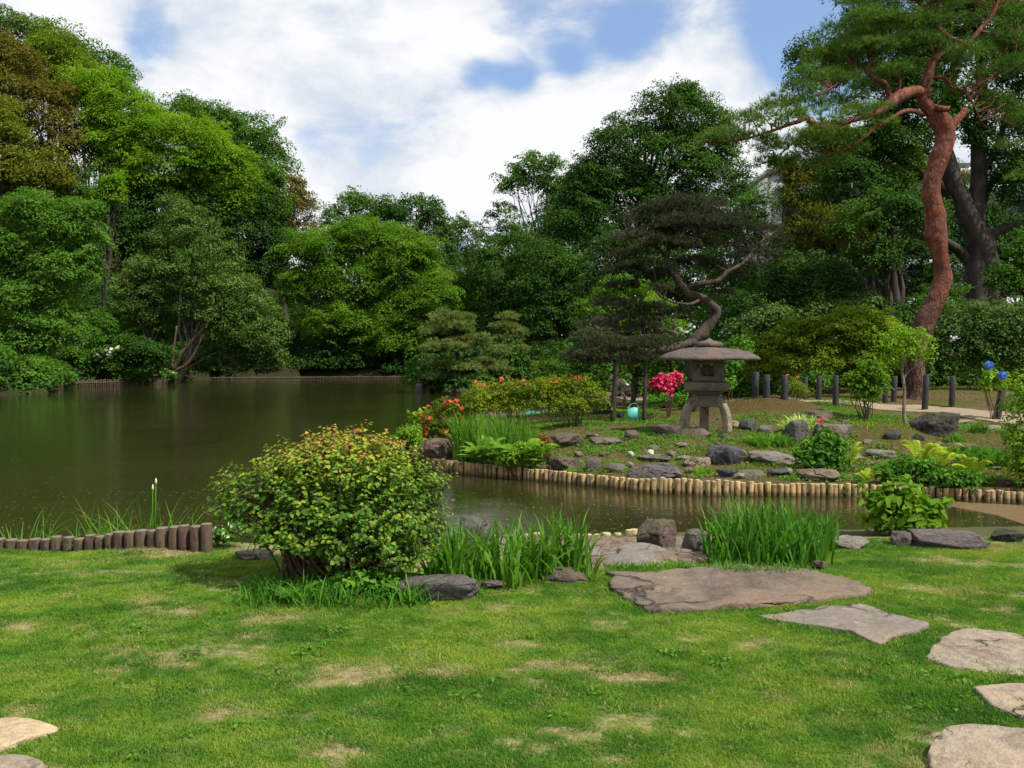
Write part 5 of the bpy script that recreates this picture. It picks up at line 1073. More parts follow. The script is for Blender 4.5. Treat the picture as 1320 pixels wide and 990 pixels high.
# roof: broad shallow dome (px 850-979), rim at py 462, top at 448
R0 = 64.5 * s
pr = [(.05, Z(462)), (R0 * .6, Z(463)), (R0 * .93, Z(464.2)), (R0 * .985, Z(464.2)), (R0, Z(462)), (R0 * .97, Z(459.6)), (R0 * .88, Z(456.3)), (R0 * .74, Z(453)), (R0 * .58, Z(450.3)), (R0 * .42, Z(448.6)), (R0 * .28, Z(447.8)), (.03, Z(447.6))]
MB().add(*lathe(C0, pr, 64, wob=.012, seed=2)).build('roof', K_['lanternroof'], root, smooth=True)
pr = [(.03, Z(448.5)), (15.5 * s, Z(448)), (17.8 * s, Z(446)), (17.6 * s, Z(443)), (15 * s, Z(441)), (10 * s, Z(440)), (6 * s, Z(439.3)), (3 * s, Z(437.6)), (.4 * s, Z(435.5))]
MB().add(*lathe(C0, pr, 40, wob=.006, seed=3)).build('finial', K_['lanternroof'], root, smooth=True).parent = [c for c in root.children if c.name.startswith('roof')][0]
# light chamber: rounded square block with openings through all four sides
import bmesh
cc = np.array([(912.5 - 660) / F * d0, d0]); hw = 20.5 * s; z0, z1 = Z(492), Z(462.2)
ow = 9.0 * s; oz0, oz1 = Z(484), Z(469.8)
bm = bmesh.new(); g3 = [-hw, -ow, ow, hw]; gz = [z0, oz0, oz1, z1]
solid = lambda i, j, k_: not ((i == 1 or j == 1) and k_ == 1)
vc = {}
def vv(i, j, k_):
    if (i, j, k_) not in vc: vc[(i, j, k_)] = bm.verts.new((g3[i], g3[j], gz[k_]))
    return vc[(i, j, k_)]
for i in range(3):
    for j in range(3):
        for k_ in range(3):
            if not solid(i, j, k_): continue
            for dx, dy, dz, q in ((1, 0, 0, [(1, 0, 0), (1, 1, 0), (1, 1, 1), (1, 0, 1)]), (-1, 0, 0, [(0, 0, 0), (0, 0, 1), (0, 1, 1), (0, 1, 0)]), (0, 1, 0, [(0, 1, 0), (0, 1, 1), (1, 1, 1), (1, 1, 0)]), (0, -1, 0, [(0, 0, 0), (1, 0, 0), (1, 0, 1), (0, 0, 1)]), (0, 0, 1, [(0, 0, 1), (1, 0, 1), (1, 1, 1), (0, 1, 1)]), (0, 0, -1, [(0, 0, 0), (0, 1, 0), (1, 1, 0), (1, 0, 0)])):
                a, b_, e = i + dx, j + dy, k_ + dz
                if not (0 <= a < 3 and 0 <= b_ < 3 and 0 <= e < 3) or not solid(a, b_, e):
                    bm.faces.new([vv(i + u, j + v_, k_ + w_) for u, v_, w_ in q])
rt = R(-13)
for v_ in bm.verts:
    x, y = v_.co.x, v_.co.y; tp = 1 - .05 * (z1 - v_.co.z) / (z1 - z0) * -1 * 0 - (.08 if v_.co.z < z0 + .01 else 0)
    x *= tp; y *= tp; v_.co.x = x * math.cos(rt) - y * math.sin(rt) + cc[0]; v_.co.y = x * math.sin(rt) + y * math.cos(rt) + cc[1]
me = bpy.data.meshes.new('light_chamber'); off = ORG[root.name]
for v_ in bm.verts: v_.co -= Vector(off)
bm.to_mesh(me); bm.free(); me.materials.append(K_['lantern']); o = bpy.data.objects.new('light_chamber', me); COL.objects.link(o); o.parent = root; bevel(o, .04, 4)
def sqblock(name, px, y0, y1, w0, w1, mt, rot=-13, bv=.02, taper=None, bowed=None):
    c = (px - 660) / F * d0; a0, a1 = w0 * s / 2, w1 * s / 2; zb, zt = Z(y1), Z(y0); V = []
    for a, z in ((a1, zb), (a0, zt)):
        for sx, sy in ((-1, -1), (1, -1), (1, 1), (-1, 1)):
            V.append([c + sx * a * math.cos(R(rot)) - sy * a * math.sin(R(rot)), d0 + sx * a * math.sin(R(rot)) + sy * a * math.cos(R(rot)), z])
    o = MB().add(V, [np.array([[0, 3, 2, 1], [4, 5, 6, 7], [0, 1, 5, 4], [1, 2, 6, 5], [2, 3, 7, 6], [3, 0, 4, 7]])]).build(name, K_[mt], root); bevel(o, bv, 3); return o
sqblock('platform', 911, 492.2, 503, 57, 55, 'lantern')
sqblock('platform_foot', 911, 503.2, 508.5, 46, 34, 'lantern', bv=.012)
sqblock('base_block', 911, 508.7, 524, 28, 28, 'lantern', bv=.02)
sqblock('inner_stone', 913, 470.5, 484, 12, 13, 'lantern', rot=25, bv=.03).parent = [c for c in root.children if c.name.startswith('light_chamber')][0]
# curved legs: quarter arches of square section
def leg(az, reach, wdt=.165, thk=.125):
    a = R(az); o_ = np.array([math.cos(a), math.sin(a), 0]); sd = np.array([-math.sin(a), math.cos(a), 0]); zt = Z(510); zb = HH(cx, d0) - .06; zb = min(zb, Z(556))
    n = 14; V = []; cz = (911 - 660) / F * d0
    for i in range(n + 1):
        t_ = i / n; ang = t_ * R(88); ro = .18 + (reach - .18) * math.sin(ang) ** 1.0; z = zb + (zt - zb) * math.cos(ang) ** .9 if ang < R(90) else zb
        z = zb + (zt - zb) * max(math.cos(ang), 0) ** .72
        tn = np.array([math.cos(ang) * 1.0, -math.sin(ang)]); nr_ = np.array([math.sin(ang), math.cos(ang)])
        th2 = thk * (1.0 + .15 * t_)
        for sgn, ss in ((1, 1), (1, -1), (0, -1), (0, 1)):
            rad = ro + (0 if sgn else -th2 * nr_[0]); zz = z + (0 if sgn else -th2 * nr_[1])
            V.append(np.array([cz, d0, 0]) + o_ * rad + sd * ss * wdt / 2 + [0, 0, zz])
    f = []
    for i in range(n):
        b_ = i * 4
        for j in range(4): f.append([b_ + j, b_ + (j + 1) % 4, b_ + 4 + (j + 1) % 4, b_ + 4 + j])
    f += [[3, 2, 1, 0], [n * 4, n * 4 + 1, n * 4 + 2, n * 4 + 3]]
    o = MB().add(V, np.array(f)[:, ::-1]).build('leg', K_['lanternleg'], root); bevel(o, .012, 2)
leg(-40, .50); leg(200, .56); leg(84, .44); 

# ------------------------------------------------------------------ azaleas on the garden bank
shrub('straggly azalea sloping to the water, with red flowers at its left end', 16.6, [(560, 545, 22, 16), (585, 530, 26, 17), (610, 518, 26, 16), (575, 555, 24, 14), (550, 560, 14, 12)], 'azalea', base=590, clump=.10, leaf=.045, dens=.8, seed=81, layered=.4, stems=34, stemr=.006, basew=.6, name='azalea_bush', cat='shrub', hollow=.2, ragged=.4,
      flowers=('coral', 60, .085, lambda p: (p[:, 0] < (600 - 660) / F * 16.6) & (p[:, 1] < 16.7)))
shrub('broad azalea bush with bare stems below, middle of the flowering row', 17.2, [(640, 508, 34, 17), (675, 503, 36, 16), (620, 520, 26, 16), (660, 520, 40, 13)], 'azalea', base=665, clump=.10, leaf=.045, dens=.8, seed=82, layered=.4, stems=36, stemr=.006, basew=.6, name='azalea_bush', cat='shrub', hollow=.15, ragged=.4, flowers=('coral', 16, .085, .85))
shrub('azalea bush with coral flowers on top, right end of the flowering row', 17.5, [(715, 502, 34, 16), (750, 502, 26, 16), (730, 520, 40, 13), (765, 512, 16, 14)], 'azalea', base=738, clump=.10, leaf=.045, dens=.8, seed=83, layered=.4, stems=36, stemr=.006, basew=.6, name='azalea_bush', cat='shrub', hollow=.15, ragged=.4, flowers=('coral', 14, .085, .9))
shrub('small azalea covered in hot pink flowers left of the stone lantern', 19.5, [(858, 494, 18, 10), (850, 496, 12, 9), (868, 492, 10, 9)], 'mid', base=862, clump=.12, leaf=.05, dens=.45, seed=84, stems=8, name='azalea_bush', cat='shrub', ragged=.06, flowers=('pink', 420, .085, .0))
shrub('low leafy green plants between the pink azalea and the lantern leg', None, [(880, 518, 20, 10), (850, 518, 16, 10), (900, 512, 12, 10)], 'herb', clump=.12, leaf=.07, seed=85, stems=0, name='leafy_plants', cat='plants')

# bright fern and iris planting at the left of the bank
def fern(mb_, c, n, L, r, rise=.5, wid=.22, pinn=16, rl=None):
    """fronds arching out from c"""
    for i in range(n):
        a = r.uniform(0, 2 * math.pi); l = L * r.uniform(.7, 1.15); o_ = np.array([math.cos(a), math.sin(a), 0]); sd = np.array([-math.sin(a), math.cos(a), 0])
        t_ = np.linspace(.12, 1, pinn)[:, None]; up = r.uniform(.5, 1.1) * rise
        p = c + o_ * l * t_ * .8 + np.array([0, 0, 1]) * l * (up * t_ * 1.7 - up * 1.1 * t_ ** 2)
        tn = norm(np.gradient(p, axis=0)); w_ = l * wid * np.sin(np.clip(t_ * 1.02, 0, 1) * math.pi * .92 + .18)
        for sg in (1, -1):
            td = norm(sd * sg + tn * .55); nr_ = norm(np.cross(tn, sd) * 1.0); nr_ = np.where(nr_[:, 2:3] < 0, -nr_, nr_)
            V, f, rn_ = broad(p, nr_, td, 1, .01, rs(1), .25, np.full(len(p), r.uniform()), 0)
            k_ = 6; V = V.reshape(-1, k_, 3); b0 = p; wl = np.maximum(w_, .004); hwid = l / pinn * .48
            lay = [(0, 0), (.3, .9), (.7, .6), (1, 0), (.7, -.6), (.3, -.9)]
            for q, (u, v2) in enumerate(lay): V[:, q] = b0 + td * wl * u + tn * hwid * v2 - nr_ * wl * .2 * u * u
            mb_.add(V.reshape(-1, 3), f, rn_)
        mb_.add(*tube(p[::3], .003, 4, cap=False))
def fern_thing(label, px, by, mt, n, Lpx, seed, **kw):
    b = GP(px, by); r = rs(seed); mb_ = MB(); 
    for q in range(kw.pop('crowns', 1)): fern(mb_, b + [r.normal() * .12 * (q > 0), r.normal() * .08 * (q > 0), 0], n, Lpx * b[1] / F, r, **kw)
    return tag(mb_.build('fern', L_[mt], loc=b), label, 'fern')
def strap_thing(label, px, by, wpx, mt, n, hpx, wid, seed, name='iris_clump', cat='plants', lean=.35, depth=.6, curve=1.0, seg=5, hv=.35, at=None):
    r = rs(seed); b = GP(px, by) if at is None else np.array([(px - 660) / F * at, at, -.05]); s_ = b[1] / F; dp = wpx * s_ * depth
    x = b[0] + r.uniform(-.5, .5, n) * wpx * s_; y = b[1] + r.uniform(-.5, .5, n) * dp + dp * .3
    k_ = max(4, n // 9); cxs = r.uniform(-.5, .5, k_) * wpx * s_ + b[0]; cys = b[1] + r.uniform(-.3, .8, k_) * dp; i = r.randint(0, k_, n)
    x = np.where(r.uniform(size=n) < .8, cxs[i] + r.normal(size=n) * .035, x); y = np.where(r.uniform(size=n) < .8, cys[i] + r.normal(size=n) * .035, y)
    B = xyz(x, y) + np.stack([x * 0, x * 0, np.maximum(H(x, y), -.12) - .01], -1)
    hh = hpx * s_ * r.uniform(1 - hv, 1.08, n) * (1 - .25 * np.abs((x - b[0]) / (wpx * s_ * .5)) ** 3)
    V, f, rn_ = blades(B, hh, lean, wid * r.uniform(.7, 1.2, n), r, seg, curve)
    return tag(new_mesh(name, V, f, L_[mt], attrs={'rnd': rn_}, loc=b), label, cat)
strap_thing('iris-like clump at the left of the bright fern bed', 606, 594, 40, 'iris', 230, 74, .020, 501)
strap_thing('grassy tuft behind the bright fern bed', 645, 582, 90, 'iris', 420, 50, .014, 502)
for i, (px, by, lb) in enumerate([(622, 600, 'left'), (650, 604, 'middle'), (675, 605, 'right')]):
    fern_thing('bright green fern just behind the bamboo stakes, %s of three' % lb, px, by, 'lime' if i != 1 else 'herb', 18, 46, 510 + i, rise=1.0, crowns=2, wid=.18)
shrub('low leafy bright green shrub behind the stakes right of the ferns', None, [(672, 585, 20, 14), (690, 595, 14, 10), (655, 592, 18, 11)], 'lime', clump=.09, leaf=.04, seed=514, stems=8, ragged=.2, hollow=.1)
shrub('dwarf shrub with dark red leaves beside the flat rock shelf', None, [(700, 572, 9, 16), (705, 585, 8, 10), (694, 586, 8, 12)], 'redleaf', clump=.08, leaf=.03, seed=515, stems=14, hollow=.15)
shrub('yellow-green leafy shrub overhanging the boulder at the water', None, [(530, 560, 16, 11), (515, 570, 16, 9), (540, 572, 12, 10)], 'lime', clump=.1, leaf=.055, seed=516, stems=10, ragged=.25, hollow=.15, zground=.1)
shrub('light green hydrangea leaves at the far left end of the azaleas', 17.2, [(541, 541, 10, 10), (545, 552, 8, 8)], 'lime', clump=.12, leaf=.11, seed=517, stems=4, broadleaf=True)
# right half of the bank
shrub('dark green broad-leaved shrub behind the stakes below the grey boulder', None, [(1062, 575, 22, 18), (1045, 588, 20, 16), (1075, 590, 18, 16), (1058, 600, 26, 9)], 'herb', clump=.1, leaf=.075, seed=520, stems=8, broadleaf=True)
strap_thing('trailing variegated strap-leaved plant over the pointed grey rock', 1030, 556, 34, 'pale', 260, 27, .022, 521, lean=1.1, depth=.8)
strap_thing('green strap-leaved plant creeping down to the broad tan slab', 1000, 575, 50, 'iris', 360, 20, .02, 522, lean=1.2, depth=.9)
fern_thing('yellow fern right behind the dark green broad-leaved shrub', 1092, 606, 'fernyellow', 13, 34, 523, rise=1.4, wid=.17)
fern_thing('yellow fern low behind the stakes beside the tan rock', 1118, 622, 'fernyellow', 13, 27, 524, rise=1.0, wid=.17)
fern_thing('upright yellow fern, tallest in the right planting', 1186, 604, 'fernyellow', 14, 38, 525, rise=1.5, wid=.17)
fern_thing('yellow fern rising right of the tallest one', 1212, 606, 'fernyellow', 14, 41, 526, rise=1.3, wid=.17)
fern_thing('spreading yellow fern nearest the right end of the stakes', 1250, 622, 'fernyellow', 17, 47, 527, rise=1.1, wid=.17)
fern_thing('small yellow-green fern between the ferns and the tan rock', 1142, 612, 'lime', 9, 24, 528, rise=.7)
shrub('dark green leafy cover under the tallest yellow fern', None, [(1172, 602, 26, 13), (1195, 612, 24, 11), (1150, 612, 18, 9)], 'herb', clump=.1, leaf=.065, seed=529, stems=4, broadleaf=True, name='leafy_plants', cat='plants')
shrub('green leafy cover under the spreading yellow fern', None, [(1228, 616, 22, 10), (1255, 622, 18, 8)], 'herb', clump=.1, leaf=.06, seed=530, stems=4, broadleaf=True, name='leafy_plants', cat='plants')
strap_thing('dark glossy strap-leaved clump right of the ferns', 1272, 600, 56, 'irisdark', 330, 30, .03, 531, lean=.8, depth=.9)
strap_thing('grassy tuft right of the large dark boulder', 1262, 558, 26, 'herb', 90, 18, .018, 532, lean=.8)
strap_thing('grassy tuft at the foot of the large dark boulder', 1238, 574, 22, 'herb', 80, 16, .018, 533, lean=.8)
strap_thing('yellow-green tuft beside the tan block', 908, 611, 22, 'lime', 90, 14, .012, 534, lean=.9)
shrub('feathery light green plant filling the right frame edge of the bank', 11.2, [(1322, 520, 22, 26), (1318, 560, 26, 28), (1330, 600, 26, 30), (1312, 585, 18, 20), (1345, 540, 30, 50)], 'lime', clump=.14, leaf=.05, seed=535, stems=24, ragged=.3, hollow=.2)
shrub('slim sapling with a light umbrella crown in front of the red pine trunk', 17.5, [(1160, 432, 26, 13), (1148, 445, 24, 12), (1180, 440, 22, 12), (1165, 452, 30, 12), (1185, 462, 14, 8), (1150, 465, 18, 8)], 'lime', base=1165, clump=.085, leaf=.055, dens=.55, seed=536, stems=0, name='sapling', cat='young tree', hollow=.42, ragged=.45)
sap = [o for o in bpy.data.objects if o.get('label', '').startswith('slim sapling')][0]
mb = MB(); r = rs(5); b = GP(1166, 548)
px_tube(mb, [(1167, 550, 2.6), (1165, 530, 2.2), (1166, 505, 2), (1163, 480, 1.8), (1164, 455, 1.4), (1162, 435, .8)], 17.5, 7, .1)
for a in [((1164, 480), (1148, 450)), ((1164, 475), (1182, 448)), ((1163, 470), (1140, 462)), ((1164, 460), (1175, 435)), ((1165, 490), (1188, 462)), ((1164, 465), (1152, 436))]: limb(mb, P(*a[0], 17.5), P(*a[1], 17.5 + r.normal() * .2), .014, .005, r, .1, 5)
mb.build('trunk', B_['pale'], sap, smooth=True)
shrub('round leafy shrub with fresh green leaves, left of the slim sapling', 18.6, [(1118, 478, 20, 14), (1105, 495, 18, 14), (1128, 498, 18, 16), (1115, 510, 18, 12)], 'bright', base=1116, clump=.13, leaf=.07, dens=.9, seed=537, stems=14, ragged=.2, hollow=.1)
shrub('twiggy shrub with few leaves and faint pink dots between the posts', 22, [(1022, 500, 14, 12), (1036, 508, 12, 10), (1010, 505, 8, 9)], 'azalea', base=1025, clump=.12, leaf=.04, dens=.3, seed=538, stems=26, stemr=.007, hollow=.3, flowers=('coral', 3, .08, .7))
shrub('blue hydrangea beside the leaning post', 19, [(1279, 485, 10, 8), (1288, 494, 9, 8), (1272, 496, 8, 9)], 'lime', base=1282, clump=.12, leaf=.09, dens=.8, seed=539, stems=6, broadleaf=True, name='hydrangea', cat='shrub')
hy = [o for o in bpy.data.objects if o.get('label', '') == 'blue hydrangea beside the leaning post'][0]; r = rs(8)
for a, b_ in ((1275, 471), (1292, 484)):
    c = P(a, b_, 18.8); dr = ell_dirs(60, r); petals(c + dr * .07, .05, 'blue', hy, r, 'flower_head')
p1 = P(1062, 543, 14.2); r = rs(9)
mb = MB(); c = P(1059, 543, 13.9); petals_o = petals(c + ell_dirs(6, r) * .02, .08, 'pink', None, r, 'pink_flower'); tag(petals_o, 'single bright pink flower on the stump-like stone', 'flower')

# near-side plants
shrub('large-leaved light green hydrangea at the water, right of the irises', 8.3, [(1160, 650, 36, 22), (1135, 668, 30, 22), (1190, 668, 30, 22), (1160, 680, 44, 18), (1165, 640, 26, 14)], 'bright', base=1162, clump=.14, leaf=.095, dens=.85, seed=541, stems=16, stemr=.008, broadleaf=True, ragged=.15, basew=.4, name='hydrangea', cat='shrub')
strap_thing('dense stand of tall iris leaves left of the cobbled beach', 628, 752, 150, 'iris', 330, 92, .022, 551, lean=.55, depth=.6, hv=.6)
strap_thing('iris leaves continuing to the right toward the low brown rock', 722, 745, 90, 'iris', 190, 100, .020, 552, lean=.55, depth=.5, hv=.6)
strap_thing('tall dark green iris stand right of the cobbled beach', 990, 728, 150, 'irisdark', 430, 100, .019, 553, lean=.5, depth=.55, hv=.65)
strap_thing('sparse iris leaves standing in the water right of the dark green stand', 1060, 712, 50, 'irisdark', 60, 62, .018, 554, lean=.35, depth=.5)
strap_thing('grass fringe at the foot of the tall dark green irises', 975, 742, 150, 'herb', 500, 20, .010, 555, lean=.6, depth=.25, name='grass_fringe', cat='grass')
strap_thing('grass fringe between the huge slab and the cobbles', 840, 735, 110, 'herb', 260, 14, .008, 556, lean=.6, depth=.15, name='grass_fringe', cat='grass')
strap_thing('thin iris leaves behind the left end of the dark logs', 40, 704, 90, 'iris', 90, 128, .015, 557, lean=.6, depth=.15, hv=.6, at=7.12)
strap_thing('iris leaves in the middle stretch of the dark logs', 125, 704, 90, 'iris', 130, 140, .015, 559, lean=.55, depth=.15, hv=.6, at=7.1)
strap_thing('denser iris tuft near the right end of the dark logs', 205, 704, 80, 'iris', 130, 150, .015, 558, lean=.5, depth=.2, hv=.6, at=7.05)
# white iris buds on tall stems
for lb, px, ty in (('taller iris stem with a closed white bud, behind the dark logs', 201, 616), ('shorter iris stem with a closed white bud, behind the dark logs', 197, 624)):
    d = 6.95; a = P(px - 2, 700, d); b_ = P(px, ty + 8, d); e = P(px, ty, d); t = thing('iris_flower', lb, 'flower', a)
    MB().add(*tube([a, (a + b_) / 2 + [.003, 0, 0], b_], [.006, .005, .004], 6)).build('stem', L_['iris'], t, smooth=True)
    MB().add(*tube([b_, b_ + (e - b_) * .3, b_ + (e - b_) * .7, e], [.004, .010, .007, .001], 8)).build('bud', L_['white'], t, smooth=True)
shrub('weedy green plants climbing the dark logs', None, [(135, 695, 12, 6), (165, 692, 9, 6), (150, 700, 10, 4)], 'herb', clump=.04, leaf=.03, seed=561, stems=0, name='weeds', cat='plants', hollow=.2)
shrub('small weeds and pebbly flowers between the log end and the bush', None, [(275, 690, 12, 10), (290, 700, 14, 10), (300, 685, 10, 8)], 'herb', clump=.06, leaf=.03, seed=562, stems=0, name='weeds', cat='plants', hollow=.3, flowers=('white', 14, .03, .5))

# ------------------------------------------------------------------ the foreground bush
r = rs(700); d = 5.75; base = np.array([(425 - 660) / F * 5.6, 5.6, .37])
t = thing('leafy_bush', 'big round bush with heart-shaped leaves, green with yellow and reddish tips', 'bush', base)
E = []
for q in [(430, 640, 130, 66), (345, 652, 80, 54, -.1), (510, 645, 72, 60, .1), (440, 600, 100, 42), (545, 640, 38, 45, .1), (480, 690, 90, 48, -.2), (310, 640, 38, 38), (400, 680, 80, 42, -.25), (550, 680, 30, 30, .1), (500, 712, 56, 30, -.2), (535, 705, 30, 28, .05)]:
    dd = d + (q[4] if len(q) > 4 else 0); E.append((P(q[0], q[1], dd), q[2] * dd / F, q[2] * dd / F * .82, q[3] * dd / F))
# shoots: arching twigs with alternate leaves along each
n = 1850; SH = []
E_w = np.array([e[1] * e[2] for e in E]); pick = r.choice(len(E), n, p=E_w / E_w.sum())
mb = MB(); LC, LN, LT, LR, LS = [], [], [], [], []
cen = E[0][0] + [0, 0, -.35]
for i in range(n):
    e = E[pick[i]]; dr = norm(r.normal(size=3)); 
    if dr[2] < -.45: dr[2] *= -1
    ctr, rx, ry, rz = e; pt = ctr + dr * [rx, ry, rz] * r.uniform(.55, .98) * (1 + .10 * vnoise(dr[None] * 2 + pick[i], 1.6, 5)[0])
    ins = any(np.linalg.norm((pt - o_[0]) / [o_[1], o_[2], o_[3]]) < .72 for j, o_ in enumerate(E) if j != pick[i])
    if ins and r.uniform() < .6: continue
    outw = norm(pt - cen); g_ = norm(outw * .8 + np.array([0, 0, .35]) + r.normal(size=3) * .35); L0 = r.uniform(.10, .26)
    top = sst(np.array([pt[2]]), .98, 1.34)[0]; tip = r.uniform() < .05 + .25 * top
    if tip: L0 *= 1.25
    m_ = int(L0 / .021); tt = np.linspace(0, 1, m_)[:, None]
    p = pt - g_ * L0 * .5 + g_ * L0 * tt + np.array([0, 0, -.18 * L0]) * tt ** 2
    mb.add(*tube(p[:: max(1, m_ // 3)], [.0016] * len(p[:: max(1, m_ // 3)]), 4, cap=False))
    sd = norm(np.cross(g_, [0, 0, 1.]) + 1e-6)
    for j in range(m_):
        sg = 1 if j % 2 else -1; td = norm(sd * sg + g_ * .5 + r.normal(size=3) * .3 + [0, 0, -.15])
        LC.append(p[j] + td * .006); LT.append(td); LN.append(norm(np.array([0, 0, .7]) + outw * .55 + r.normal(size=3) * .35))
        a = j / max(m_ - 1, 1); LS.append(.045 * (1 - .45 * a)); base_r = r.uniform(0, .55)
        y = top * .62 * r.uniform(.25, 1.25) + (a ** 2 * (.22 if not tip else .5)) * r.uniform(.5, 1.1); LR.append(np.clip(base_r * (1 - y * .5) + y * .95 , 0, 1))
V, f, _ = broad(np.array(LC), np.array(LN), np.array(LT), np.array(LS), .88, r, .22, np.array(LR), .3)
new_mesh('foliage', V, f, L_['bush'], t, attrs={'rnd': np.repeat(np.array(LR), 6)})
print('bush leaves', len(LC))
for i in range(85):
    a = r.uniform(0, 2 * math.pi); b0 = base + [math.cos(a) * r.uniform(.02, .26) + (-.12 if i % 3 else .12), math.sin(a) * r.uniform(.02, .18), 0]; b0[2] = HH(b0[0], b0[1]) - .02
    e = E[r.randint(len(E))]; dr = norm(r.normal(size=3)); tgt = e[0] + dr * [e[1], e[2], e[3]] * .75
    if i < 26: tgt = P(r.uniform(285, 400), r.uniform(610, 690), d + r.uniform(-.35, .3))
    pl = limb(mb, b0, tgt, r.uniform(.006, .012), .003, r, .1, 5, 6)
    for _ in range(2): limb(mb, pl[3], pl[3] + norm(tgt - b0 + r.normal(size=3) * .5) * .3, .004, .002, r, .1, 4, 4)
mb.build('stems', B_['twig'], t, smooth=True)
strap_thing('tangle of dark grass under the big leafy bush', 430, 778, 240, 'irisdark', 900, 46, .009, 710, lean=.8, depth=.45, name='grass_tangle', cat='grass', hv=.7)
shrub('dark broad weeds under the right half of the big leafy bush', 5.35, [(470, 755, 40, 14), (430, 765, 40, 10), (510, 765, 20, 8)], 'herb', clump=.06, leaf=.045, seed=711, stems=0, name='weeds', cat='plants', broadleaf=True, hollow=.2)
fern_thing('single green fern below the left half of the big leafy bush', 382, 775, 'herb', 9, 48, 712, rise=.75)
strap_thing('few long arching blades between the bush and the flat dark rock', 525, 782, 40, 'iris', 26, 60, .012, 713, lean=.9, depth=.4, hv=.5)

# ------------------------------------------------------------------ ground cover on the bank
r = rs(720); n = 8000; px = r.uniform(560, 1320, n); x = r.uniform(-1.6, 9.5, n); y = r.uniform(11.3, 24, n); p = xyz(x, y)
s_ = sdf(MAIN, x, y); den = fbm(p, .9, 3, 44); ok = (s_ > .12) & (np.hypot(x - 5.75, y - 19.4) > 1.2) & (den > .02) & (np.abs(x) < y * .62); x, y = x[ok], y[ok]
z = H(x, y); B = np.stack([x, y, z], -1); n = len(B)
Cn = np.repeat(B, 9, 0) + r.normal(size=(n * 9, 3)) * [.06, .06, 0]; Cn[:, 2] = H(Cn[:, 0], Cn[:, 1]) + r.uniform(.01, .05, len(Cn)); k2 = sdf(MAIN, Cn[:, 0], Cn[:, 1]) > .06; Cn = Cn[k2]
V, f, rn_ = leaves(Cn, norm(r.normal(size=Cn.shape) * .5 + [0, 0, 1]), .045, .6, r)
tag(new_mesh('ground_cover', V, f, L_['herb'], attrs={'rnd': rn_}), 'patchy low herbs over the earth of the garden bank', 'ground cover', kind='stuff')
n = 110000; y = 11.3 + 26 * r.uniform(0, 1, n) ** 1.4; x = r.uniform(-.12, .66, n) * y; PN = np.concatenate([near[:, :2], far[::-1, :2]]); ok = (sdf(MAIN, x, y) > .1) & (fbm(xyz(x, y), 1.1, 4, 51) > -.25) & (sdf(PN, x, y) < -.03); x, y = x[ok], y[ok]
B = np.stack([x, y, H(x, y) - .005], -1); V, f, rn_ = blades(B, r.uniform(.025, .07, len(B)), .9, .009, r, 2)
tag(new_mesh('bank_grass', V, f, L_['mossy'], attrs={'rnd': rn_}), 'thin short grass and moss on the garden bank', 'grass', kind='stuff')
# taller herb tufts along the top of the bank and in the rough parts
for i, (px, by, w_, lb) in enumerate([(770, 555, 24, 'left of the leaning support pole'), (735, 610, 16, 'at the stakes near the ribbed stone'), (880, 600, 22, 'left of the tan block'), (960, 607, 28, 'right of the jagged blue rock'), (1005, 596, 24, 'on the broad tan slab\'s left end'), (845, 575, 30, 'in front of the left step stone'), (905, 580, 34, 'in front of the long step stone'), (740, 570, 20, 'behind the flat rock shelf'), (790, 600, 26, 'around the little white stones'), (660, 548, 40, 'under the middle azalea'), (1120, 552, 26, 'under the round leafy shrub')]):
    strap_thing('small bright grass tuft ' + lb, px, by, w_, ['herb', 'lime', 'iris'][i % 3], 70, 9, .012, 730 + i, name='grass_tuft', cat='grass', lean=.9, depth=.8)

# ------------------------------------------------------------------ the stooping person by the path
def simple(name, col, rough=.8, bump=20):
    m, k = mat(name); pos = k.n('ShaderNodeNewGeometry').outputs['Position']; f1 = k.noise(pos, bump, 4, .6)
    out(k, pbsdf(k, k.mix(f1, tuple(x * .8 for x in col), tuple(min(1, x * 1.15) for x in col)), rough, .3, f1, .3, .02)); return m
M_skin = simple('skin', (.42, .24, .16), .6); M_shirt = simple('cloth_cream', (.68, .62, .50)); M_trou = simple('cloth_beige', (.46, .38, .27)); M_dk = simple('cloth_navy', (.02, .026, .045)); M_hat = simple('straw_hat', (.62, .52, .34)); M_bag = simple('bag_turquoise', (.12, .46, .36), .45, 9); M_shoe = simple('shoe_brown', (.09, .05, .03)); M_tq = simple('tarp_turquoise', (.10, .40, .32), .4, 4)
pd = 31.5; pb = np.array([(805 - 660) / F * pd, pd, 0]); pb[2] = HH(pb[0], pb[1]) + .02
def skin(name, pts, edges, rad, mt, parent, sub=2, root_i=0):
    me = bpy.data.meshes.new(name); me.from_pydata([Vector(p) for p in pts], edges, []); me.materials.append(mt)
    o = bpy.data.objects.new(name, me); COL.objects.link(o); o.parent = parent
    m_ = o.modifiers.new('skin', 'SKIN'); m_.use_smooth_shade = True
    for i, rr_ in enumerate(rad): v_ = me.skin_vertices[0].data[i]; v_.radius = rr_ if isinstance(rr_, tuple) else (rr_, rr_); v_.use_root = (i == root_i)
    s2 = o.modifiers.new('sub', 'SUBSURF'); s2.levels = sub; s2.render_levels = sub; return o
